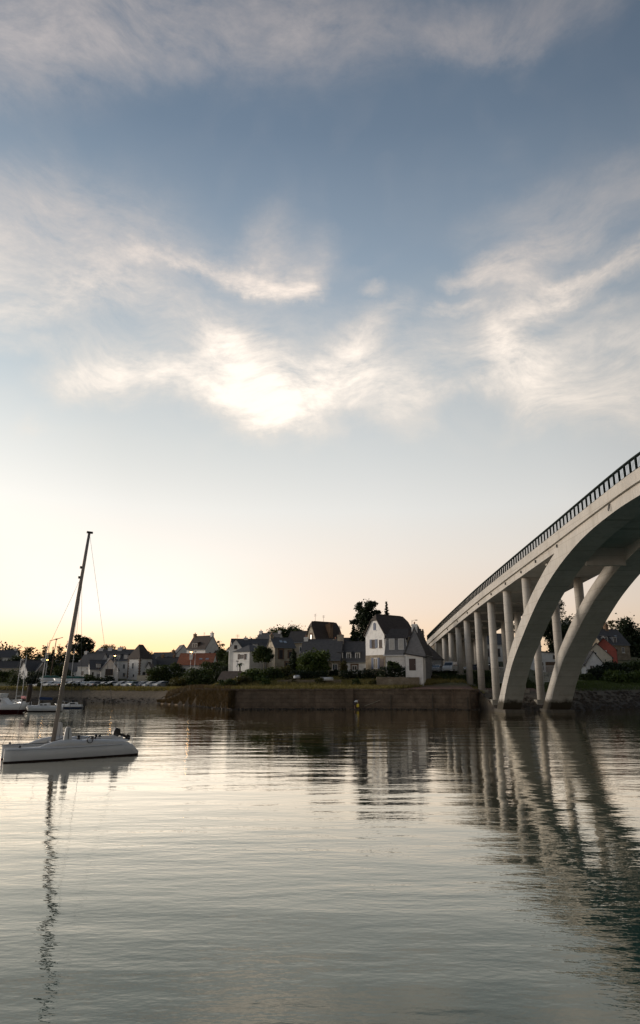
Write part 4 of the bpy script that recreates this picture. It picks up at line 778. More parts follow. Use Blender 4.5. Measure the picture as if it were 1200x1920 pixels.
for i, (x, yt, yb, w, Y, lf) in enumerate([(60, 1258, 1294, 32, 170, 'leaf_dark'), (27, 1253, 1290, 30, 178, 'leaf'), (170, 1264, 1284, 34, 184, 'leaf'), (204, 1266, 1284, 24, 183, 'leaf_dark'), (300, 1246, 1288, 48, 178, 'leaf'), (328, 1242, 1286, 40, 180, 'leaf'), (378, 1252, 1294, 52, 158, 'leaf'), (338, 1268, 1294, 50, 160, 'leaf_warm'), (420, 1245, 1272, 36, 164, 'leaf_dark'), (480, 1254, 1286, 60, 121, 'leaf_bright'), (512, 1250, 1280, 46, 123, 'leaf'), (455, 1266, 1292, 36, 117, 'leaf_warm'), (532, 1248, 1272, 34, 126, 'leaf_warm'), (625, 1256, 1270, 16, 126, 'leaf_dark')]):
    tree(['large dark round bush beside the dark mooring pile', 'broad olive bush behind the moored boats at far left', 'low dark bush before the white front wing', 'low bush right of the white front wing gable', 'tall dense bush right of the pyramid-roofed tower', 'leafy bush left of the terracotta-roofed house', 'big leafy bush in front of the terracotta-roofed house', 'reddish-green bush at the right end of the car park', 'dark bush above the water-side shed roof', 'large bright green garden bush right of the water-side shed', 'green garden bush under the pale-trunked tree', 'low yellowish bush at the top of the grass bank', 'flowering reddish bush before the granite house', 'small dark bush at the longhouse door'][i], x, yt, yb, w, Y, 'bush', lf, cat='bush', n=2200 if w > 30 else 1300)
hedge('clipped dark hedge before the white cottage', 640, 710, 1257, 1271, 122); hedge('clipped dark hedge before the tall white house and mansard house', 714, 768, 1251, 1270, 116.5); hedge('low dark hedge before the large round bush', 548, 612, 1258, 1274, 122)
for i, (x, yt, yb, w, lf) in enumerate([(778, 1252, 1278, 40, 'leaf'), (808, 1265, 1282, 44, 'leaf_warm'), (838, 1266, 1284, 40, 'leaf'), (868, 1266, 1284, 34, 'leaf'), (755, 1262, 1280, 30, 'leaf_warm'), (908, 1262, 1284, 34, 'leaf')]):
    tree(['scrubby bush in front of the garage', 'scrubby yellowish bush in front of the small blue car', 'scrubby bush in front of the white van', 'scrubby bush left of the third column', 'low dry bush at the end of the long hedge', 'scrubby bush between the bridge columns'][i], x, yt, yb, w, 124 + i * .6, 'bush', lf, cat='bush', n=1500, size=.16, group='scrub bushes under the bridge end')
for i, (x, yt, yb, w, Y, k, lf) in enumerate([(1185, 1158, 1250, 60, 206, 'broad', 'leaf_dark'), (1158, 1163, 1215, 20, 214, 'pine', 'leaf_warm'), (1141, 1163, 1215, 18, 212, 'broad', 'leaf'), (1056, 1118, 1190, 30, 190, 'pine', 'leaf_dark'), (1044, 1154, 1235, 48, 200, 'broad', 'leaf_dark'), (1066, 1156, 1235, 52, 206, 'broad', 'leaf_dark'), (1098, 1158, 1228, 44, 204, 'broad', 'leaf'), (1120, 1176, 1225, 30, 202, 'broad', 'leaf'), (985, 1170, 1240, 44, 200, 'broad', 'leaf_dark')]):
    tree(['massive dark tree at the right edge behind the stone house', 'sparse feathery tree above the stone house chimney', 'small tree left of the feathery tree behind the stone house', 'tall tree showing its leafy top between the two arch ribs', 'dark slope tree left in the gap between the arch ribs', 'dark slope tree right in the gap between the arch ribs', 'dark slope tree hidden partly by the far arch rib', 'green slope tree at the left end of the stone house', 'dark tree seen through the columns beside the near rib'][i], x, yt, yb, w, Y, k, lf, n=3600 if w > 35 else 1500)
for i, (x, yt, yb, w, Y, lf) in enumerate([(1150, 1240, 1276, 60, 146, 'leaf_dark'), (1185, 1238, 1278, 56, 148, 'leaf'), (1120, 1250, 1278, 34, 142, 'leaf_dark'), (1160, 1256, 1282, 60, 138, 'leaf_bright'), (1195, 1256, 1282, 50, 139, 'leaf_bright'), (1098, 1262, 1280, 30, 138, 'leaf'), (1010, 1264, 1282, 40, 138, 'leaf')]):
    tree(['dark rounded bush below the stone house', 'dark bush at the right edge under the massive tree', 'blackish bush beside the conservatory', 'bright green bush on the right bank top', 'bright green bush at the right edge of the bank', 'low bush at the foot of the conservatory', 'low bush behind the white gate'][i], x, yt, yb, w, Y, 'bush', lf, cat='bush', n=2400)
for i in range(22):
    x = 78 + i * 10.6
    tree('low dark shrub, %s from the left in the row screening the car park' % ['first', 'second', 'third', 'fourth', 'fifth', 'sixth', 'seventh', 'eighth', 'ninth', 'tenth', 'eleventh', 'twelfth', 'thirteenth', 'fourteenth', 'fifteenth', 'sixteenth', 'seventeenth', 'eighteenth', 'nineteenth', 'twentieth', 'twenty-first', 'twenty-second'][i], x + (i * 37 % 7) - 3, 1281 + (i * 53 % 6), 1294, 13 + (i * 29 % 9), 159.5, 'bush', ['leaf_dark', 'leaf', 'leaf_warm'][i % 3], name='shrub', cat='shrub', group='shrubs screening the car park', n=420, size=.2)
for i, (x, yt, yb, w, Y, lf) in enumerate([(545, 1264, 1284, 26, 119, 'leaf_warm'), (432, 1272, 1294, 26, 114.5, 'leaf'), (600, 1270, 1286, 18, 117.5, 'leaf_warm'), (668, 1272, 1288, 16, 116.5, 'leaf'), (498, 1272, 1290, 22, 116, 'leaf_bright'), (700, 1273, 1288, 14, 115.5, 'leaf_warm'), (414, 1274, 1296, 20, 119, 'leaf')]):
    tree(['low olive clump on the bank below the covered dinghy', 'dark clump on the quay edge before the shed', 'small dry clump on the grass bank below the longhouse', 'small green clump on the grass bank below the cottage hedge', 'bright low clump on the bank under the garden bush', 'dry tuft-like clump at the end of the rubble wall', 'dark clump left of the shed on the bank edge'][i], x, yt, yb, w, Y, 'bush', lf, cat='bush', n=900, size=.13)
def wood(label, x0, x1, y0, y1, n, seed):
    g = random.Random(seed); lo = []
    for _ in range(90): X = g.uniform(x0, x1); Y = g.uniform(y0, y1); h_ = g.uniform(2.5, 5.0); lo.append((X, Y, gz(X, Y) + h_ * .8, g.uniform(3, 5.5), 3.5, h_))
    struct(link('woodland', leaf_mesh('woodland', lo, n, .55, .5, seed), 'leaf_dark'), 'stuff', label)
wood('dark woodland beyond the left houses', -230, -118, 215, 300, 22000, 71); wood('dark woodland on the slope beyond the stone house', 92, 190, 170, 260, 20000, 72)
def palm():
    p = on(449, 140); t = thing('palm_tree', 'small palm with drooping fronds before the hipped white house', 'palm tree', p); H = at(449, 1246, 140).z - p.z; r = random.Random(4)
    MB().tube([(0, 0, -.4), (.05, 0, H * .5), (0, 0, H)], [.2, .16, .14], 8).build('trunk', 'bark', t, True)
    for k in range(16):
        a = k * 2.4; el = r.uniform(.1, 1.1); L = r.uniform(1.0, 1.4); c = [Vector((math.cos(a) * L * s * math.cos(el), math.sin(a) * L * s * math.cos(el), H + L * s * math.sin(el) - .7 * s * s * L)) for s in np.linspace(0, 1, 5)]
        b = MB(); w = [.05, .16, .2, .14, .02]; n = Vector((-math.sin(a), math.cos(a), 0))
        for i in range(4): b.add([c[i] - n * w[i], c[i] + n * w[i] , c[i + 1] + n * w[i + 1], c[i + 1] - n * w[i + 1]], [(0, 1, 2, 3)])
        b.build('frond', 'leaf', t)
palm()
# ------------------------------------------------------------------ grass, shore plants, rocks
def blades(name, label, pts, h, m, seed, wd=.035):
    g = np.random.default_rng(seed); P = np.array(pts); n = len(P); a = g.random(n) * 6.28; hh = h * (.5 + g.random(n)); ln = g.normal(size=(n, 2)) * .35 * hh[:, None]
    dx = np.stack([np.cos(a), np.sin(a), np.zeros(n)], 1) * (wd * (.6 + g.random(n)))[:, None]
    V = np.stack([P - dx, P + dx, P + np.concatenate([ln, hh[:, None]], 1)], 1).reshape(-1, 3)
    me = bpy.data.meshes.new(name); me.vertices.add(3 * n); me.vertices.foreach_set('co', V.astype(np.float32).ravel()); me.loops.add(3 * n); me.loops.foreach_set('vertex_index', np.arange(3 * n, dtype=np.int32)); me.polygons.add(n)
    me.polygons.foreach_set('loop_start', np.arange(0, 3 * n, 3, dtype=np.int32)); me.polygons.foreach_set('loop_total', np.full(n, 3, np.int32)); me.update(); me.validate()
    struct(link(name, me, m), 'stuff', label)
def scatter(n, x0, x1, t0, t1, seed, keep=lambda X, t: True):
    r = random.Random(seed); out = []
    while len(out) < n:
        X = r.uniform(x0, x1); t = r.uniform(t0, t1)
        if keep(X, t): Y = shore(X) + t; out.append((X, Y, gz(X, Y) - .03))
    return out
blades('grass', 'dry yellowish grass covering the bank behind the quay wall', scatter(46000, QXB - 6, 26, 1.0, 17, 1, lambda X, t: not (X > 9 + t * 1.2 and t < 10)), .46, 'grass', 1, .045)
blades('grass', 'green grass along the right bank behind the bridge', scatter(14000, 36, 72, 8, 20, 2), .30, 'leaf_bright', 2, .04)
blades('grass', 'rough grass fringing the car park bank', scatter(18000, -100, QXB - 2, 5.0, 9.0, 3), .45, 'grass', 3, .06)
blades('reeds', 'dark reed tufts on the mud left of the quay wall', scatter(6000, QX0 - 6, QXB, .6, 4.2, 4), .55, 'reed', 4, .035)
blades('grass', 'rough scrub grass under the bridge end', scatter(12000, 16, 38, 18, 34, 6), .5, 'leaf', 6, .05)
_r = random.Random(31)
blades('reeds', 'brown weed and reed tufts clinging to the left part of the quay wall', [(X_, shore(X_) - .46 + .1 * z_ * (2.9 / (.5 + 2.4 * sst(QX0 - 7, QX0 + 3, X_))) * .8 + _r.uniform(-.14, .02), z_) for X_, z_ in ((x_, _r.uniform(.15, .35 + 2.35 * sst(QX0 - 7, QX0 + 3, x_))) for x_ in (_r.uniform(QX0 - 7.5, QXB + 1.0) for _ in range(14000)))], .42, 'reed', 8, .05)
def rocks():
    r = random.Random(9); b = MB()
    def one(X, Y, z, s):
        ring = []; 
        top = [(X + s * math.cos(a) * r.uniform(.7, 1.2), Y + s * math.sin(a) * r.uniform(.6, 1.1), z - s * .4) for a in np.linspace(0, 6.28, 6)[:-1]]
        mid = [(X + s * .7 * math.cos(a + .4) * r.uniform(.7, 1.1), Y + s * .7 * math.sin(a + .4), z + s * r.uniform(.25, .55)) for a in np.linspace(0, 6.28, 6)[:-1]]
        b.loft([top, mid])
    for _ in range(900):
        X = r.uniform(24.8, 75); t = r.uniform(-.4, 7.5); Y = shore(X) + t; one(X, Y, gz(X, Y), r.uniform(.12, .5))
    for _ in range(420):
        X = r.uniform(QX0, 24.5); Y = shore(X) - r.uniform(.3, 1.4); one(X, Y, r.uniform(-.15, .12), r.uniform(.12, .42))
    for _ in range(500):
        X = r.uniform(-95, QX0); t = r.uniform(-.6, 2); Y = shore(X) + t; one(X, Y, gz(X, Y), r.uniform(.1, .3))
    struct(b.build('shore_rocks', 'rock'), 'stuff', 'dark seaweedy rocks along the foot of the banks')
rocks()
# ------------------------------------------------------------------ the racing catamaran in the foreground
def hull_rings(L, B, sheer, keel, bow=.04, stern_round=True, n=16, flare=1.0, bowrake=0.0):
    rings = []
    for i in range(n + 1):
        u = i / n; x = L * u
        b = B * (min(1, (u / .42)) ** .75 if u < .42 else 1 - .22 * ((u - .42) / .58) ** 2); b = max(b, bow)
        zs = sheer; kz = keel * min(1, .35 + u * 2)
        if stern_round and u > .84: k = (u - .84) / .16; zs = sheer - (sheer - .16) * (1 - math.sqrt(max(0, 1 - k ** 2.3))); b *= max(.16, math.sqrt(max(0, 1 - k ** 3)))
        if u > .9: kz *= 1 - (u - .9) * 8
        dx = bowrake * (1 - u) ** 4
        P = lambda y, z: (x - dx * (z / max(sheer, .1)), y, z)
        rings.append([P(0, kz), P(-b * .55, kz * .8), P(-b * .86, 0.02), P(-b, zs * .45), P(-b * flare, zs), P(-b * .55, zs + .03), P(0, zs + .045), P(b * .55, zs + .03), P(b * flare, zs), P(b, zs * .45), P(b * .86, .02), P(b * .55, kz * .8)])
    return rings
def catamaran():
    ang = math.atan2(41.296 - 36.789, -10.323 + 16.058); t = thing('catamaran', 'white racing catamaran with bare mast and tilted outboard moored in the foreground', 'catamaran', (-16.05, 36.8, 0), ang)
    for y0, dz in ((.30, 0), (2.25, .06)):
        rg = [[(x * (1 if y0 < 1 else .95) + (0 if y0 < 1 else .38), y + y0, z) for x, y, z in r] for r in hull_rings(7.3, .34, .66 + dz, -.22)]
        h = MB().loft(rg).build('hull', 'gel', t, True)
        MB().loft([[(x, y0 + (y - y0) * 1.012, min(z, .05 + .004 * k)) for k, (x, y, z) in enumerate(r)] for r in rg]).build('antifouling', 'anti', h, True)
        rub = smooth_pts([(.06, y0 - .07, .6 + dz), (1.2, y0 - .245, .6 + dz), (3, y0 - .35, .6 + dz), (5, y0 - .34, .6 + dz), (6.2, y0 - .30, .6 + dz)], 4); MB().tube(rub, .012, 5).build('sheer_seam', 'gel_grey', h)
        bl = []
        for u in np.linspace(0, 1, 14):
            x = 1.7 + 5.0 * u; hh = .34 * math.sin(math.pi * min(1, u * 1.45 + .02) ** .9) if u < .5 else .16 + .16 * max(0, 1 - (u - .5) * 2.2); hh = max(.02, hh if u < .93 else hh * (1 - (u - .93) / .07)); w = .27 * min(1, .25 + u * 3) * (1 if u < .85 else 1 - (u - .85) * 3)
            bl.append([(x, y0 - w, .64 + dz), (x, y0 - w * .8, .66 + dz + hh * .7), (x, y0 - w * .3, .67 + dz + hh), (x, y0 + w * .3, .67 + dz + hh), (x, y0 + w * .8, .66 + dz + hh * .7), (x, y0 + w, .64 + dz)])
        MB().loft(bl).build('deck_blister', 'gel', h, True)
        x = 3.2 if y0 < 1 else 3.35; zt = 1.66 if y0 < 1 else 1.82
        pr = [(-.27, .62), (-.21, 1.2), (-.15, zt - .05), (-.08, zt), (.06, zt), (.12, zt - .05), (.19, 1.2), (.25, .62)]
        MB().prism([(x + a, z) for a, z in pr], 'y', y0 - .05, y0 + .05).build('daggerboard', 'gel', t)
        if y0 < 1: MB().box(x - .015, x + .015, y0 - .075, y0 - .05, .45, 1.6).build('board_line', 'darkmetal', t)
        MB().tube([(.7, y0 - .05, .72 + dz), (.75, y0, .8 + dz), (.8, y0 + .05, .72 + dz)], .035, 6).build('bow_cleat', 'darkmetal', h)
    for x, r in ((2.75, .075), (5.9, .07)): MB().tube([(x, .3, .72), (x, 1.3, .80), (x, 2.25, .78)], r, 10).build('cross_beam', 'gel_grey', t, True)
    MB().box(2.8, 5.85, .6, 1.98, .70, .715).build('trampoline', 'net', t)
    MB().box(3.6, 6.5, .85, 1.75, .66, .86).build('cockpit_pod', 'gel', t)
    MB().box(5.0, 6.55, .8, .86, .86, 1.0).box(5.0, 6.55, 1.74, 1.8, .86, 1.0).build('cockpit_coaming', 'gel', t)
    mb, mt = Vector((2.72, 1.25, .8)), Vector((3.75, 1.2, 12.75)); d = mt - mb
    rings = []
    for u, s in ((0, 1.0), (.5, 1.0), (.85, .8), (1, .62)):
        c = mb + d * u; rings.append([(c.x + .125 * s * math.cos(a), c.y + .075 * s * math.sin(a), c.z) for a in np.linspace(0, 2 * math.pi, 13)[:-1]])
    ms = MB().loft(rings).build('mast', 'alu', t, True)
    MB().box(mt.x - .16, mt.x + .2, mt.y - .05, mt.y + .05, mt.z - .06, mt.z + .06).build('masthead', 'darkmetal', ms)
    for u in (.82, .77): c = mb + d * u; MB().box(c.x - .2, c.x - .1, c.y - .04, c.y + .04, c.z - .07, c.z + .07).build('halyard_block', 'darkmetal', ms)
    f = mb + d * .78
    for a, b_ in ((f, (.1, 1.25, .75)), (mt, (6.4, 1.3, .85)), (f, (3.9, .15, .75)), (f, (3.9, 2.45, .8)), (mb + d * .99, (3.0, 1.1, 1.0))): MB().tube([a, b_], .008, 4).build('stay', 'darkmetal', t)
    MB().tube([(-.3, 1.2, .84), (.4, 1.28, .80), (2.7, 1.25, .8)], .022, 6).build('bowsprit', 'darkmetal', t)
    for x, y, z, h in ((4.0, .95, .86, .28), (4.55, .3, .92, .2), (5.0, .95, .86, .3), (5.5, 1.7, .86, .2), (4.3, 1.7, .86, .25)):
        MB().tube([(x, y, z - .05), (x, y, z + h * .45), (x, y, z + h)], [.09, .07, .085], 10).build('winch', 'black', t, True)
    c = Vector((4.35, .02, .95)); MB().tube([c + Vector((.16 * math.cos(a), -.02 + .01 * a, .17 * math.sin(a))) for a in np.linspace(0, 12.5, 26)], .022, 5).build('coiled_rope', 'black', t)
    MB().tube(smooth_pts([(2.8, 1.1, .9), (3.6, .9, 1.15), (4.6, .5, .98), (5.2, .7, .95)], 4), .014, 5).build('sheet_line', 'black', t)
    MB().tube([(5.9, .8, .9), (6.75, .5, .78)], .05, 8).build('tiller', 'trim', t)
    e = MB(); m = Matrix.Translation((6.35, 1.25, 1.16)) @ Matrix.Rotation(R(20), 4, 'Y') @ Matrix.Scale(.95, 4)
    cw = [[m @ Vector(q) for q in r] for r in ([(-.24, -.12, -.16), (.1, -.12, -.18), (.1, .12, -.18), (-.24, .12, -.16)], [(-.27, -.15, .0), (.16, -.15, 0), (.16, .15, 0), (-.27, .15, 0)], [(-.25, -.13, .2), (.1, -.13, .22), (.1, .13, .22), (-.25, .13, .2)], [(-.18, -.08, .27), (.04, -.08, .27), (.04, .08, .27), (-.18, .08, .27)])]
    ob = e.loft(cw).build('outboard_engine', 'black', t)
    MB().box(.1, .72, -.05, .05, -.09, .05, m).build('engine_leg', 'black', ob); MB().box(.62, .9, -.035, .035, -.2, .12, m).build('skeg', 'black', ob)
    pb = MB()
    for k in range(3): mm = m @ Matrix.Translation((.88, 0, -.03)) @ Matrix.Rotation(k * 2.094, 4, 'X'); pb.box(-.015, .015, -.05, .05, 0, .14, mm)
    pb.box(.84, .94, -.03, .03, -.06, 0, m); pb.build('propeller', 'darkmetal', ob)
    MB().tube([(6.35, 1.25, .7), (6.4, 1.25, .95)], .06, 6).build('engine_bracket', 'black', t)
    MB().tube(smooth_pts([(6.9, .35, .55), (6.95, .35, .85), (7.05, .9, .9), (6.95, 1.3, .85)], 3), .014, 5).build('push_rail', 'metal', t)
catamaran()
# ------------------------------------------------------------------ boats on the moorings
def sailboat(label, px, pyw, heading, L, B, free, mast_h, mast_u=.42, rake=.01, cabin=True, cover=None, z=0, Y=None, stripe='anti', group='boats on the moorings'):
    if Y is None: X, Y = gz0(px, pyw)
    else: X = (px - 600) * Y / SLOPE
    t = thing('sailing_boat', label, 'sailing boat', (X, Y, z), R(heading), group); bx_ = -L / 2
    rg = [[(x + bx_, y, zz * (1 + .18 * (1 - i / 14) ** 2)) for x, y, zz in r] for i, r in enumerate(hull_rings(L, B, free, -.25, stern_round=False, n=14, bowrake=.35))]
    h = MB().loft(rg).build('hull', 'gel', t, True); MB().loft([[(x, y * 1.012, min(q, .10 + .003 * k)) for k, (x, y, q) in enumerate(r)] for r in rg]).build('waterline_stripe', stripe, h, True)
    if cabin:
        c = MB().loft([[(bx_ + L * u, -w, free), (bx_ + L * u, -w * .85, free + hh), (bx_ + L * u, w * .85, free + hh), (bx_ + L * u, w, free)] for u, w, hh in ((.24, B * .35, .05), (.34, B * .6, .36), (.5, B * .68, .42), (.62, B * .68, .42), (.64, B * .66, .05))]).build('cabin', 'gel', t)
        for u in (.40, .52): MB().box(bx_ + L * u - .16, bx_ + L * u + .16, -B * .70, -B * .62, free + .14, free + .28).build('porthole', 'glass', c)
    mx = bx_ + L * mast_u
    m = MB().tube([(mx, 0, free), (mx + rake * mast_h, 0, free + mast_h)], [.06, .045], 8).build('mast', 'trim', t, True)
    MB().tube([(mx + rake * mast_h * .55 , -.5, free + mast_h * .55), (mx + rake * mast_h * .55, .5, free + mast_h * .55)], .02, 5).build('spreader', 'trim', m)
    MB().tube([(mx + .06, 0, free + 1.0), (mx + L * .38, 0, free + 1.0)], .05, 6).build('boom', 'trim', t)
    if cover: MB().loft([[(mx + .05 + L * .38 * u, -.14 * s, free + 1.0), (mx + .05 + L * .38 * u, -.1 * s, free + 1.22 * (1 + .1 * s) - .1), (mx + .05 + L * .38 * u, .1 * s, free + 1.22 * (1 + .1 * s) - .1), (mx + .05 + L * .38 * u, .14 * s, free + 1.0), (mx + .05 + L * .38 * u, 0, free + .86)] for u, s in ((0, 1.4), (.3, 1.3), (.7, 1.0), (1, .6))]).build('sail_cover', cover, t)
    for e in ((bx_ + .1, 0, free * 1.1), (bx_ + L * .97, 0, free)): MB().tube([(mx + rake * mast_h, 0, free + mast_h * .97), e], .008, 4).build('stay', 'darkmetal', t)
    for s in (-1, 1): MB().tube([(mx + rake * mast_h, 0, free + mast_h * .8), (mx + rake * mast_h * .55, s * .5, free + mast_h * .55), (mx + .1, s * B * .9, free)], .007, 4).build('shroud', 'darkmetal', t)
    rl = MB(); MB().tube([(bx_ + .15, -.1, free * 1.15 + .0), (bx_ + .1, -.1, free * 1.15 + .5), (bx_ + .1, .1, free * 1.15 + .5), (bx_ + .15, .1, free * 1.15)], .02, 5).build('pulpit', 'metal', t)
    MB().box(bx_ + L * .97, bx_ + L * 1.0, -.05, .05, -.2, free * .7).build('rudder', 'gel_grey', t)
    return t
sailboat('white sailing boat with navy blue boom cover, nearest on the moorings', 84, 1334, 12, 4.7, .85, .72, 9.0, .30, .055, True, 'navy')
sailboat('small white sailing boat with pinkish boom cover left of the blue-covered one', 40, 1331, -40, 4.4, .8, .75, 7.4, .45, .02, True, 'pink')
sailboat('pale sailing boat with thin mast moored behind, between motor yacht and blue-covered boat', 28, 1324, 8, 5.2, .85, .7, 7.6, .5, .03, True)
def motorboat(label, px, pyw, heading, L, B, free, fly=False, stripe='navy'):
    X, Y = gz0(px, pyw); t = thing('motor_boat', label, 'motor boat', (X, Y, 0), R(heading), 'boats on the moorings'); b0 = -L / 2
    rg = [[(x + b0, y, z * (1 + .35 * (1 - i / 14) ** 2)) for x, y, z in r] for i, r in enumerate(hull_rings(L, B, free, -.25, stern_round=False, n=14, bowrake=.9, flare=1.08))]
    h = MB().loft(rg).build('hull', 'gel', t, True)
    MB().loft([[(x, y * 1.014, max(min(z, free * .42), -.25)) for x, y, z in r] for r in rg]).build('hull_stripe', stripe, h, True)
    c = MB().loft([[(b0 + L * u, -w, free), (b0 + L * (u + k), -w * .85, free + hh), (b0 + L * (u + k), w * .85, free + hh), (b0 + L * u, w, free)] for u, w, hh, k in ((.28, B * .55, .1, .02), (.40, B * .72, 1.0 if fly else .45, .04), (.72, B * .75, 1.05 if fly else .4, 0), (.74, B * .75, .2, 0))]).build('cabin', 'gel', t)
    MB().box(b0 + L * .46, b0 + L * .68, -B * .78, B * .78, free + (.45 if fly else .16), free + (.8 if fly else .34)).build('side_window', 'cglass', c)
    if fly:
        MB().loft([[(b0 + L * u, -w, free + 1.05), (b0 + L * u - .2, -w, free + 1.6), (b0 + L * u - .2, w, free + 1.6), (b0 + L * u, w, free + 1.05)] for u, w in ((.45, B * .45), (.5, B * .6), (.78, B * .6))]).build('flybridge', 'gel', t)
        MB().tube([(b0 + L * .74, -B * .55, free + 1.5), (b0 + L * .80, -B * .5, free + 2.5), (b0 + L * .80, B * .5, free + 2.5), (b0 + L * .74, B * .55, free + 1.5)], .06, 6).build('radar_arch', 'gel', t)
    else:
        MB().box(b0 + L * .52, b0 + L * .60, -B * .5, B * .5, free + .4, free + .8).build('windscreen', 'cglass', t)
        e = MB().box(b0 + L, b0 + L + .42, -.2, .2, free * .7, free + .75).build('outboard_engine', 'black', t); MB().box(b0 + L + .1, b0 + L + .3, -.07, .07, -.3, free * .7).build('engine_leg', 'black', e)
    MB().tube([(b0 + .1, 0, free * 1.35 + .45), (b0 + L * .2, -B * .7, free * 1.2 + .5), (b0 + L * .4, -B * .95, free + .5)], .02, 5).tube([(b0 + L * .2, -B * .7, free * 1.2 + .5), (b0 + L * .2, -B * .7, free)], .02, 5).build('guard_rail', 'metal', t)
motorboat('white motor yacht with maroon hull stripe cut by the left edge', 2, 1336, 172, 6.2, 1.2, .95, True, 'maroon')
motorboat('small open motor boat with black outboard right of the blue-covered boat', 134, 1328, 4, 3.6, .75, .5, False, 'navy')
def pile(label, px, ytop, Y, r, m='bark'):
    X = (px - 600) * Y / SLOPE; t = thing('mooring_pile', label, 'mooring pile', (X, Y, 0)); H = at(px, ytop, Y).z
    MB().tube([(0, 0, -3), (0, 0, H * .5), (.03, 0, H)], [r, r, r * .95], 12).build('post', m, t, True); MB().tube([(.03, 0, H), (.03, 0, H + .12)], [r * 1.08, r * .6], 12).build('cap', 'darkmetal', t)
    MB().tube([(0, 0, .9), (0, 0, 1.15)], r * 1.1, 12).build('iron_ring', 'darkmetal', t)
pile('thick dark mooring pile standing beside the blue-covered sailing boat', 57, 1284, 104, .36)
# stored boats on land
def stored(label, px, Y, L, H, mast_h, mu, hd):
    X = (px - 600) * Y / SLOPE; t = thing('stored_boat', label, 'boat', (X, Y, gz(X, Y)), R(hd), 'boats stored ashore'); z0 = .9
    rg = [[(x - L / 2, y, z + z0) for x, y, z in r] for r in hull_rings(L, 1.1, H, -.4, stern_round=False, n=12, bowrake=.5)]
    MB().loft(rg).build('hull', 'gel', t, True)
    MB().loft([[(-L / 2 + L * u, -1.15 * w, z0 + H + .02), (-L / 2 + L * u, -.5 * w, z0 + H + hh * .8), (-L / 2 + L * u, 0, z0 + H + hh), (-L / 2 + L * u, .5 * w, z0 + H + hh * .8), (-L / 2 + L * u, 1.15 * w, z0 + H + .02)] for u, w, hh in ((.08, .3, .1), (.25, .75, .45), (.45, 1, .7), (.6, .95, .5), (.8, .9, .62), (1, .8, .4))]).build('tarpaulin', 'green', t, True)
    for x in (-L * .25, L * .25):
        for s in (-1, 1): MB().tube([(x, s * .9, 0), (x, s * .55, z0 + .2)], .07, 6).build('cradle_leg', 'darkmetal', t)
    m = MB().tube([(-L / 2 + L * mu, 0, z0 + H), (-L / 2 + L * mu + .25, 0, z0 + H + mast_h)], [.08, .06], 8).build('mast', 'trim', t)
    MB().tube([(-L / 2 + L * mu + .15, -.8, z0 + H + mast_h * .62), (-L / 2 + L * mu + .15, .8, z0 + H + mast_h * .62)], .035, 5).build('spreader', 'trim', m)
stored('white hull on cradle under green tarpaulin, left of the two stored boats', 90, 184, 5.4, 1.3, 8.6, .35, 4)
stored('white hull on cradle under green tarpaulin, right of the two stored boats', 130, 182, 7.6, 1.35, 7.6, .55, -3)
def mast_crane():
    Y = 186; p = on(92, Y); t = thing('mast_crane', 'tall thin mast crane with a slanting top boom behind the stored boats', 'crane', p); H = at(98, 1199, Y).z - p.z
    MB().tube([(0, 0, -.3), (.9, 0, H)], [.16, .1], 8).build('mast', 'wood', t, True); MB().tube([(-.8, 0, H - .35), (.9, 0, H + .1), (2.6, 0, H + .55)], .09, 6).build('boom', 'wood', t); MB().box(.7, 1.15, -.2, .2, H - .1, H + .25).build('winch_head', 'darkmetal', t)
    MB().tube([(-.78, 0, H - .3), (-.95, 0, H - 4.6)], .06, 6).build('hanging_strop', 'wood', t); MB().box(-.25, .25, -.25, .25, -.4, .25).build('base', 'conc_old', t)
mast_crane()
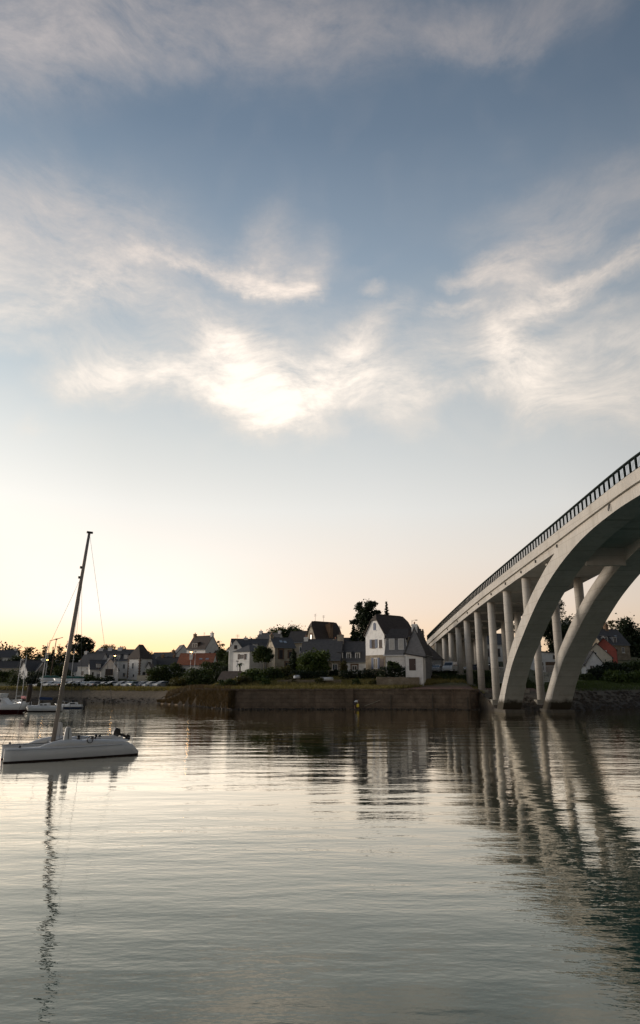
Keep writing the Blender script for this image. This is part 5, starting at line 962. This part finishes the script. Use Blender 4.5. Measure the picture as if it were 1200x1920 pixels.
# ------------------------------------------------------------------ vehicles
PAINTS = {n: mat('paint_' + n, c, .3, .04, 1, spec=.6) for n, c in dict(white=(.68, .68, .67), silver=(.40, .41, .42), grey=(.16, .165, .17), black=(.02, .02, .022), dark_blue=(.03, .045, .09), pale_green=(.30, .36, .33), red=(.28, .03, .03), beige=(.42, .38, .31)).items()}
def car_proto(kind):
    t = bpy.data.objects.new('car', None); col.objects.link(t)
    if kind == 'hatch': low = [(-2.0, .25), (-2.05, .6), (-1.95, .92), (-1.1, 1.0), (2.0, .98), (2.08, .6), (2.02, .25)]; top = [(-1.15, .98), (-.35, 1.42), (.3, 1.5), (1.3, 1.46), (1.9, .98)]
    elif kind == 'saloon': low = [(-2.2, .25), (-2.25, .58), (-2.1, .84), (-1.05, .96), (1.45, .98), (2.2, .9), (2.25, .55), (2.2, .25)]; top = [(-1.1, .95), (-.25, 1.36), (.35, 1.42), (1.0, 1.36), (1.7, .95)]
    else: low = [(-2.4, .3), (-2.45, .75), (-2.3, 1.1), (-1.75, 1.22), (2.4, 1.25), (2.45, .7), (2.4, .3)]; top = [(-1.8, 1.2), (-1.25, 1.9), (-.9, 2.0), (2.25, 2.0), (2.4, 1.22)]
    hw = .84 if kind != 'van' else .95
    def sec(poly, w0, w1):
        zs = [z for _, z in poly]; lo_, hi_ = min(zs), max(zs); f = lambda z: w0 + (w1 - w0) * (z - lo_) / (hi_ - lo_)
        n = len(poly); return MB().add([(x, -f(z), z) for x, z in poly] + [(x, f(z), z) for x, z in poly], [tuple(range(n)), tuple(reversed(range(n, 2 * n)))] + [(i, i + n, (i + 1) % n + n, (i + 1) % n) for i in range(n)])
    sec(low, hw, hw * .96).build('body', PAINTS['white'], t); cb = sec(top, hw * .94, hw * .74).build('cabin', PAINTS['white'], t)
    g = .03; gl = [(x * .96 + .02, min(z + .0, max(q for _, q in top) - .13) if z > 1.2 else z + .08) for x, z in top]; sec(gl, hw * .965, hw * .80).build('side_windows', 'cglass', cb)
    a, b = (Vector((top[0][0], 0, top[0][1])), Vector((top[1][0], 0, top[1][1])))
    def pane(a, b, nm):
        d = (b - a); n = Vector((-d.z, 0, d.x)).normalized() * (.015 if d.x > 0 else .015); a2, b2 = a + d * .1, b - d * .06; w0, w1 = hw * .84, hw * .70
        MB().add([(a2.x + n.x, -w0, a2.z + n.z), (a2.x + n.x, w0, a2.z + n.z), (b2.x + n.x, w1, b2.z + n.z), (b2.x + n.x, -w1, b2.z + n.z)], [(0, 1, 2, 3)]).build(nm, 'cglass', cb)
    pane(a, b, 'windscreen'); pane(Vector((top[-2][0], 0, top[-2][1])), Vector((top[-1][0], 0, top[-1][1])), 'rear_window')
    fx = low[1][0]; rx = -fx
    for s in (-1, 1):
        MB().box(fx - .01, fx + .22, s * hw * .70 - .17, s * hw * .70 + .17, .62, .78).build('headlight', 'lens', t); MB().box(rx - .2, rx + .015, s * hw * .78 - .12, s * hw * .78 + .12, .66, .9).build('tail_light', 'redlens', t)
        MB().box(-.95, -.78, s * (hw + .02) - .07, s * (hw + .02) + .09 * s, .98 if kind != 'van' else 1.25, 1.12 if kind != 'van' else 1.5).build('wing_mirror', 'black', t)
        for x in (-1.32, 1.32):
            w = MB().tube([(x, s * (hw - .17), .32), (x, s * (hw + .01), .32)], .32, 14).build('wheel', 'tyre', t); MB().tube([(x, s * (hw - .01), .32), (x, s * (hw + .02), .32)], .2, 10).build('rim', 'rim', w)
    MB().box(fx - .03, fx + .03, -.26, .26, .42, .54).build('number_plate', 'plate', t); MB().box(fx - .02, fx + .05, -.55, .55, .3, .4).build('grille', 'black', t)
    return t
protos = {k: car_proto(k) for k in ('hatch', 'saloon', 'van')}; used = set()
def vehicle(kind, paint, label, px, Y, heading, cat='car', name='parked_car', group=None, dz=0, py=None):
    t = protos[kind] if kind not in used else copy_tree(protos[kind])
    used.add(kind); X = (px - 600) * Y / SLOPE
    t.name = name; t.location = (X, Y, gz(X, Y) + .08 + dz); t.rotation_euler = (0, 0, R(heading)); tag(t, label, cat, group)
    for c in t.children:
        if c.name.split('.')[0] in ('body', 'cabin'): c.material_slots[0].link = 'OBJECT'; c.material_slots[0].material = PAINTS[paint]
ORD = ['first', 'second', 'third', 'fourth', 'fifth', 'sixth', 'seventh', 'eighth', 'ninth', 'tenth', 'eleventh', 'twelfth', 'thirteenth', 'fourteenth', 'fifteenth', 'sixteenth', 'seventeenth', 'eighteenth']
row = [(82, 'grey'), (97, 'white'), (110, 'silver'), (121, 'grey'), (134, 'beige'), (146, 'silver'), (158, 'white'), (171, 'grey'), (183, 'silver'), (196, 'black'), (210, 'white'), (229, 'silver'), (243, 'white'), (256, 'pale_green'), (268, 'dark_blue'), (282, 'white'), (303, 'silver')]
kr = random.Random(21)
for i, (x, c) in enumerate(row):
    vehicle('hatch' if (i * 7) % 3 else 'saloon', c, f'{c.replace("_", " ")} parked car, {ORD[i]} from the left in the front car park row', x, 165 - i * .35, 62 + kr.uniform(-12, 12) + (180 if i % 5 == 3 else 0), group='cars in the front car park row')
for i, (x, c) in enumerate([(88, 'white'), (140, 'silver'), (178, 'white'), (205, 'grey'), (236, 'silver'), (262, 'white'), (296, 'grey')]):
    vehicle('saloon' if i % 2 else 'hatch', c, f'{c} parked car, {ORD[i]} from the left in the rear car park row', x, 176, 55 + kr.uniform(-15, 15), group='cars in the rear car park row')
vehicle('van', 'white', 'white van parked under the bridge beside the leftmost columns', 847, 132, 62, 'van', 'parked_van', py=0)
vehicle('van', 'grey', 'grey dark-windowed van parked beside the garage', 797, 131, 50, 'van', 'parked_van')
vehicle('hatch', 'silver', 'small silver-blue car between the two vans by the bridge', 820, 131.5, 70)
vehicle('hatch', 'black', 'black car parked behind the bridge columns', 922, 142, 10); vehicle('saloon', 'dark_blue', 'dark blue car half hidden behind the second bridge column', 891, 143, 20)
# ------------------------------------------------------------------ person bending at the water's edge
def person():
    X = (664 - 600) * 108.6 / SLOPE; Y = shore(X) - 1.25; t = thing('person', 'person in pale top bending at the water with a yellow bag', 'person', (X, Y, .12), R(-12))
    MB().loft([[(-.6, -.5, -.5), (.9, -.5, -.5), (.9, .8, -.5), (-.6, .8, -.5)], [(-.45, -.35, 0), (.75, -.35, 0), (.75, .7, .02), (-.45, .7, 0)]]).build('stone_ledge', 'rock').location = (X, Y, .12)
    tag(bpy.data.objects['stone_ledge'], 'flat wet rock under the bending person', 'rock')
    pts = {'pel': (0, 0, .92), 'sp': (.22, 0, 1.12), 'ch': (.42, 0, 1.25), 'nk': (.58, 0, 1.29), 'hl': (0, .11, .88), 'kl': (.06, .13, .48), 'al': (-.02, .13, .09), 'tl': (.15, .14, .04), 'hr': (0, -.11, .88), 'kr': (.10, -.14, .49), 'ar': (.0, -.14, .09), 'tr': (.17, -.15, .04),
           'sl': (.44, .18, 1.24), 'el': (.47, .24, .97), 'wl': (.53, .2, .76), 'sr': (.44, -.18, 1.24), 'er': (.46, -.24, .97), 'wr': (.5, -.2, .77), 'hd': (.68, 0, 1.33), 'h2': (.78, 0, 1.32)}
    rad = dict(pel=.15, sp=.14, ch=.15, nk=.06, hl=.1, kl=.065, al=.045, tl=.04, hr=.1, kr=.065, ar=.045, tr=.04, sl=.065, el=.045, wl=.032, sr=.065, er=.045, wr=.032, hd=.095, h2=.08)
    ed = [('pel', 'sp'), ('sp', 'ch'), ('ch', 'nk'), ('nk', 'hd'), ('hd', 'h2'), ('pel', 'hl'), ('hl', 'kl'), ('kl', 'al'), ('al', 'tl'), ('pel', 'hr'), ('hr', 'kr'), ('kr', 'ar'), ('ar', 'tr'), ('ch', 'sl'), ('sl', 'el'), ('el', 'wl'), ('ch', 'sr'), ('sr', 'er'), ('er', 'wr')]
    def skin(nm, keys, edges, scale, m, root, extra=()):
        P = {**pts}; Rr = {**rad}; ks = list(keys)
        for k, p, r_ in extra: P[k] = p; Rr[k] = r_; ks.append(k)
        me = bpy.data.meshes.new(nm); me.from_pydata([P[k] for k in ks], [(ks.index(a), ks.index(b)) for a, b in edges], [])
        o = link(nm, me, m, t); md = o.modifiers.new('skin', 'SKIN'); sv = me.skin_vertices[0].data if me.skin_vertices else None
        if sv is None:
            bm = bmesh.new(); bm.from_mesh(me); bm.verts.layers.skin.verify(); bm.to_mesh(me); bm.free(); sv = me.skin_vertices[0].data
        for i, k in enumerate(ks): sv[i].radius = (Rr[k] * scale,) * 2; sv[i].use_root = (k == root)
        o.modifiers.new('sub', 'SUBSURF').levels = 2; o.modifiers['sub'].render_levels = 2; return o
    fing = []; fe = []
    for s, w in ((1, 'wl'), (-1, 'wr')):
        b = Vector(pts[w]); pk = w + 'p'; fing.append((pk, tuple(b + Vector((.03, 0, -.08))), .03)); fe.append((w, pk))
        for j in range(5):
            o = Vector(((j - 2) * .02, s * (.02 if j else -.03), 0)); a = f'{w}f{j}'; c = a + 'b'
            fing += [(a, tuple(b + Vector((.03, 0, -.12)) + o), .009), (c, tuple(b + Vector((.02, 0, -.16 + .01 * abs(j - 2))) + o * 1.1), .008)]; fe += [(pk, a), (a, c)]
    skin('body', pts.keys(), ed + fe, 1, 'skin', 'pel', fing)
    skin('shirt', ['pel', 'sp', 'ch', 'sl', 'el', 'sr', 'er'], [('pel', 'sp'), ('sp', 'ch'), ('ch', 'sl'), ('sl', 'el'), ('ch', 'sr'), ('sr', 'er')], 1.17, 'shirt', 'sp')
    skin('shorts', ['pel', 'hl', 'kl', 'hr', 'kr'], [('pel', 'hl'), ('hl', 'kl'), ('pel', 'hr'), ('hr', 'kr')], 1.16, 'shorts', 'pel')
    skin('hair', ['hd'], [('hd', 'hb')], 1.1, 'hair', 'hd', [('hb', (.71, 0, 1.40), .085)])
    b = thing('bag', 'yellow bag held by the bending person', 'bag', (X + .50, Y - .30, .38), R(-12))
    MB().loft([[(-.17, -.08, 0), (.17, -.08, 0), (.17, .08, 0), (-.17, .08, 0)], [(-.2, -.1, .25), (.2, -.1, .25), (.2, .1, .25), (-.2, .1, .25)], [(-.15, -.04, .48), (.15, -.04, .48), (.15, .04, .48), (-.15, .04, .48)]]).build('pouch', 'yellow', b); MB().tube(smooth_pts([(-.1, 0, .46), (-.06, 0, .62), (.06, 0, .62), (.1, 0, .46)], 3), .012, 5).build('handle', 'yellow', b)
person()
def rope():
    a = at(683, 1324, 108.6); b = at(733, 1303, 109.2); o = MB().tube([a, a.lerp(b, .5) - Vector((0, 0, .1)), b, b + Vector((.8, 1.2, .2))], .045, 5).build('mooring_rope', 'rope'); tag(o, 'pale rope slanting down the quay wall right of the person', 'rope')
rope()
def iron_ladder(px, Y0):
    X = (px - 600) * 109 / SLOPE; t = thing('iron_ladder', 'rusty iron ladder fixed to the quay wall near its right end' if px > 800 else 'rusty iron ladder on the quay wall left of the person', 'ladder', (X, shore(X) - .62, -.3)); 
    for s_ in (-.2, .2): MB().tube([(s_, 0, 0), (s_, .12, 3.3)], .03, 6).build('rail', 'wood', t)
    for k in range(9): MB().tube([(-.2, .01 + k * .013, .3 + k * .34), (.2, .01 + k * .013, .3 + k * .34)], .02, 5).build('rung', 'wood', t)
iron_ladder(560, 0); iron_ladder(846, 0)
# ------------------------------------------------------------------ lamps, gate, walls, small things
def lamp(label, px, ytop, Y, arm=0, lit=False, r=.06, mat_='metal'):
    p = on(px, Y); H = at(px, ytop, Y).z - p.z; t = thing('street_lamp', label, 'street lamp', p)
    MB().tube([(0, 0, -.3), (0, 0, H)], [r * 1.3, r * .8], 8).build('pole', mat_, t, True); MB().tube([(0, 0, -.1), (0, 0, .35)], r * 2, 8).build('base', 'darkmetal', t)
    if arm: MB().tube(smooth_pts([(0, 0, H - .3), (arm * .4, 0, H + .02), (arm, 0, H)], 3), .04, 6).build('arm', mat_, t)
    hd = MB().loft([[(arm - .3, -.1, H - .02), (arm + .3, -.1, H - .02), (arm + .3, .1, H - .02), (arm - .3, .1, H - .02)], [(arm - .2, -.07, H + .12), (arm + .25, -.07, H + .12), (arm + .25, .07, H + .12), (arm - .2, .07, H + .12)]]).build('lamp_head', 'darkmetal', t)
    MB().box(arm - .22, arm + .22, -.11 if lit else -.08, .08, H - .13 if lit else H - .06, H - .025).build('lamp_lens', 'bulb' if lit else 'lens', hd)
lamp('lit street lamp glowing orange against the dark trees', 85, 1237, 200, 0, True); lamp('tall grey lamp post rising from the car park before the terrace', 219, 1234, 172)
lamp('lamp post in front of the terracotta roof', 364, 1222, 174); lamp('street lamp with short arm above the conifers by the bridge end', 776, 1163, 158, 1.0)
lamp('short pale post beside the palm', 444, 1240, 138); lamp('unlit street lamp right of the lit one', 101, 1238, 204, .6)
lamp('lit street lamp before the terrace dormers', 212, 1229, 190, 0, True); lamp('street lamp lit low before the terracotta roof chimney', 356, 1222, 176, 0, True)
def gate(label, px0, px1, ytop, ybase, Y):
    X0, X1 = (px0 - 600) * Y / SLOPE, (px1 - 600) * Y / SLOPE; z0 = at(px0, ybase, Y).z; H = at(px0, ytop, Y).z - z0; t = thing('railing_gate', label, 'gate', (X0, Y, z0)); w = X1 - X0
    MB().box(0, w, -.03, .03, H - .08, H).build('top_rail', 'trim', t); MB().box(0, w, -.03, .03, .03, .1).build('bottom_rail', 'trim', t)
    n = int(w / .16)
    for k in range(n + 1): x = w * k / n; MB().box(x - .022, x + .022, -.02, .02, .1 if 0 < k < n else -.3, H - .08).build('bar', 'trim', t)
gate('white barred gate between the two arch ribs', 1020, 1052, 1248, 1279, 121); gate('white barred railing panel behind the columns left of the near rib', 932, 968, 1251, 1281, 121)
def garden_wall(label, px0, px1, ytop, ybase, Y, m='stone'):
    X0, X1 = (px0 - 600) * Y / SLOPE, (px1 - 600) * Y / SLOPE; z0 = at(px0, ybase, Y).z; H = at(px0, ytop, Y).z - z0; t = thing('garden_wall', label, 'wall', (X0, Y, z0)); r = random.Random(int(px0)); n = max(3, int((X1 - X0) / .6)); w = X1 - X0
    MB().box(0, w, 0, .4, -1.0, H - .12).build('wall_body', m, t)
    for k in range(n): MB().box(w * k / n + .01, w * (k + 1) / n - .01, -.05 - r.uniform(0, .04), .45, H - .118, H + r.uniform(-.02, .08)).build('coping_stone', m, t)
garden_wall('low rubble garden wall before the tall white house hedge', 706, 786, 1270, 1281, 115); garden_wall('low rubble wall along the top of the grass bank', 520, 640, 1275, 1281, 118)
garden_wall('pale wall behind the parked cars below the tower', 256, 284, 1266, 1284, 186, 'cream'); garden_wall('short white wall beside the water-side shed', 443, 456, 1268, 1284, 132, 'white')
for i, (x, y, Y, s) in enumerate([(612, 1276, 118, .5), (556, 1272, 119, .45)]):
    t = thing('covered_dinghy', ['small pale dinghy upside down on the bank before the longhouse', 'pale covered dinghy beside the low hedge'][i], 'dinghy', at(x, y, Y), R(20 + 60 * i)); MB().loft([[(u, -w, 0), (u, -w * .7, h), (u, w * .7, h), (u, w, 0)] for u, w, h in ((-1.2, .1, .1), (-.6, .5, .45), (.4, .6, .55), (1.1, .5, .45))]).build('hull', 'gel', t, True); MB().box(-1.1, 1.1, -.03, .03, .4, .58).build('keel_strip', 'gel_grey', t)
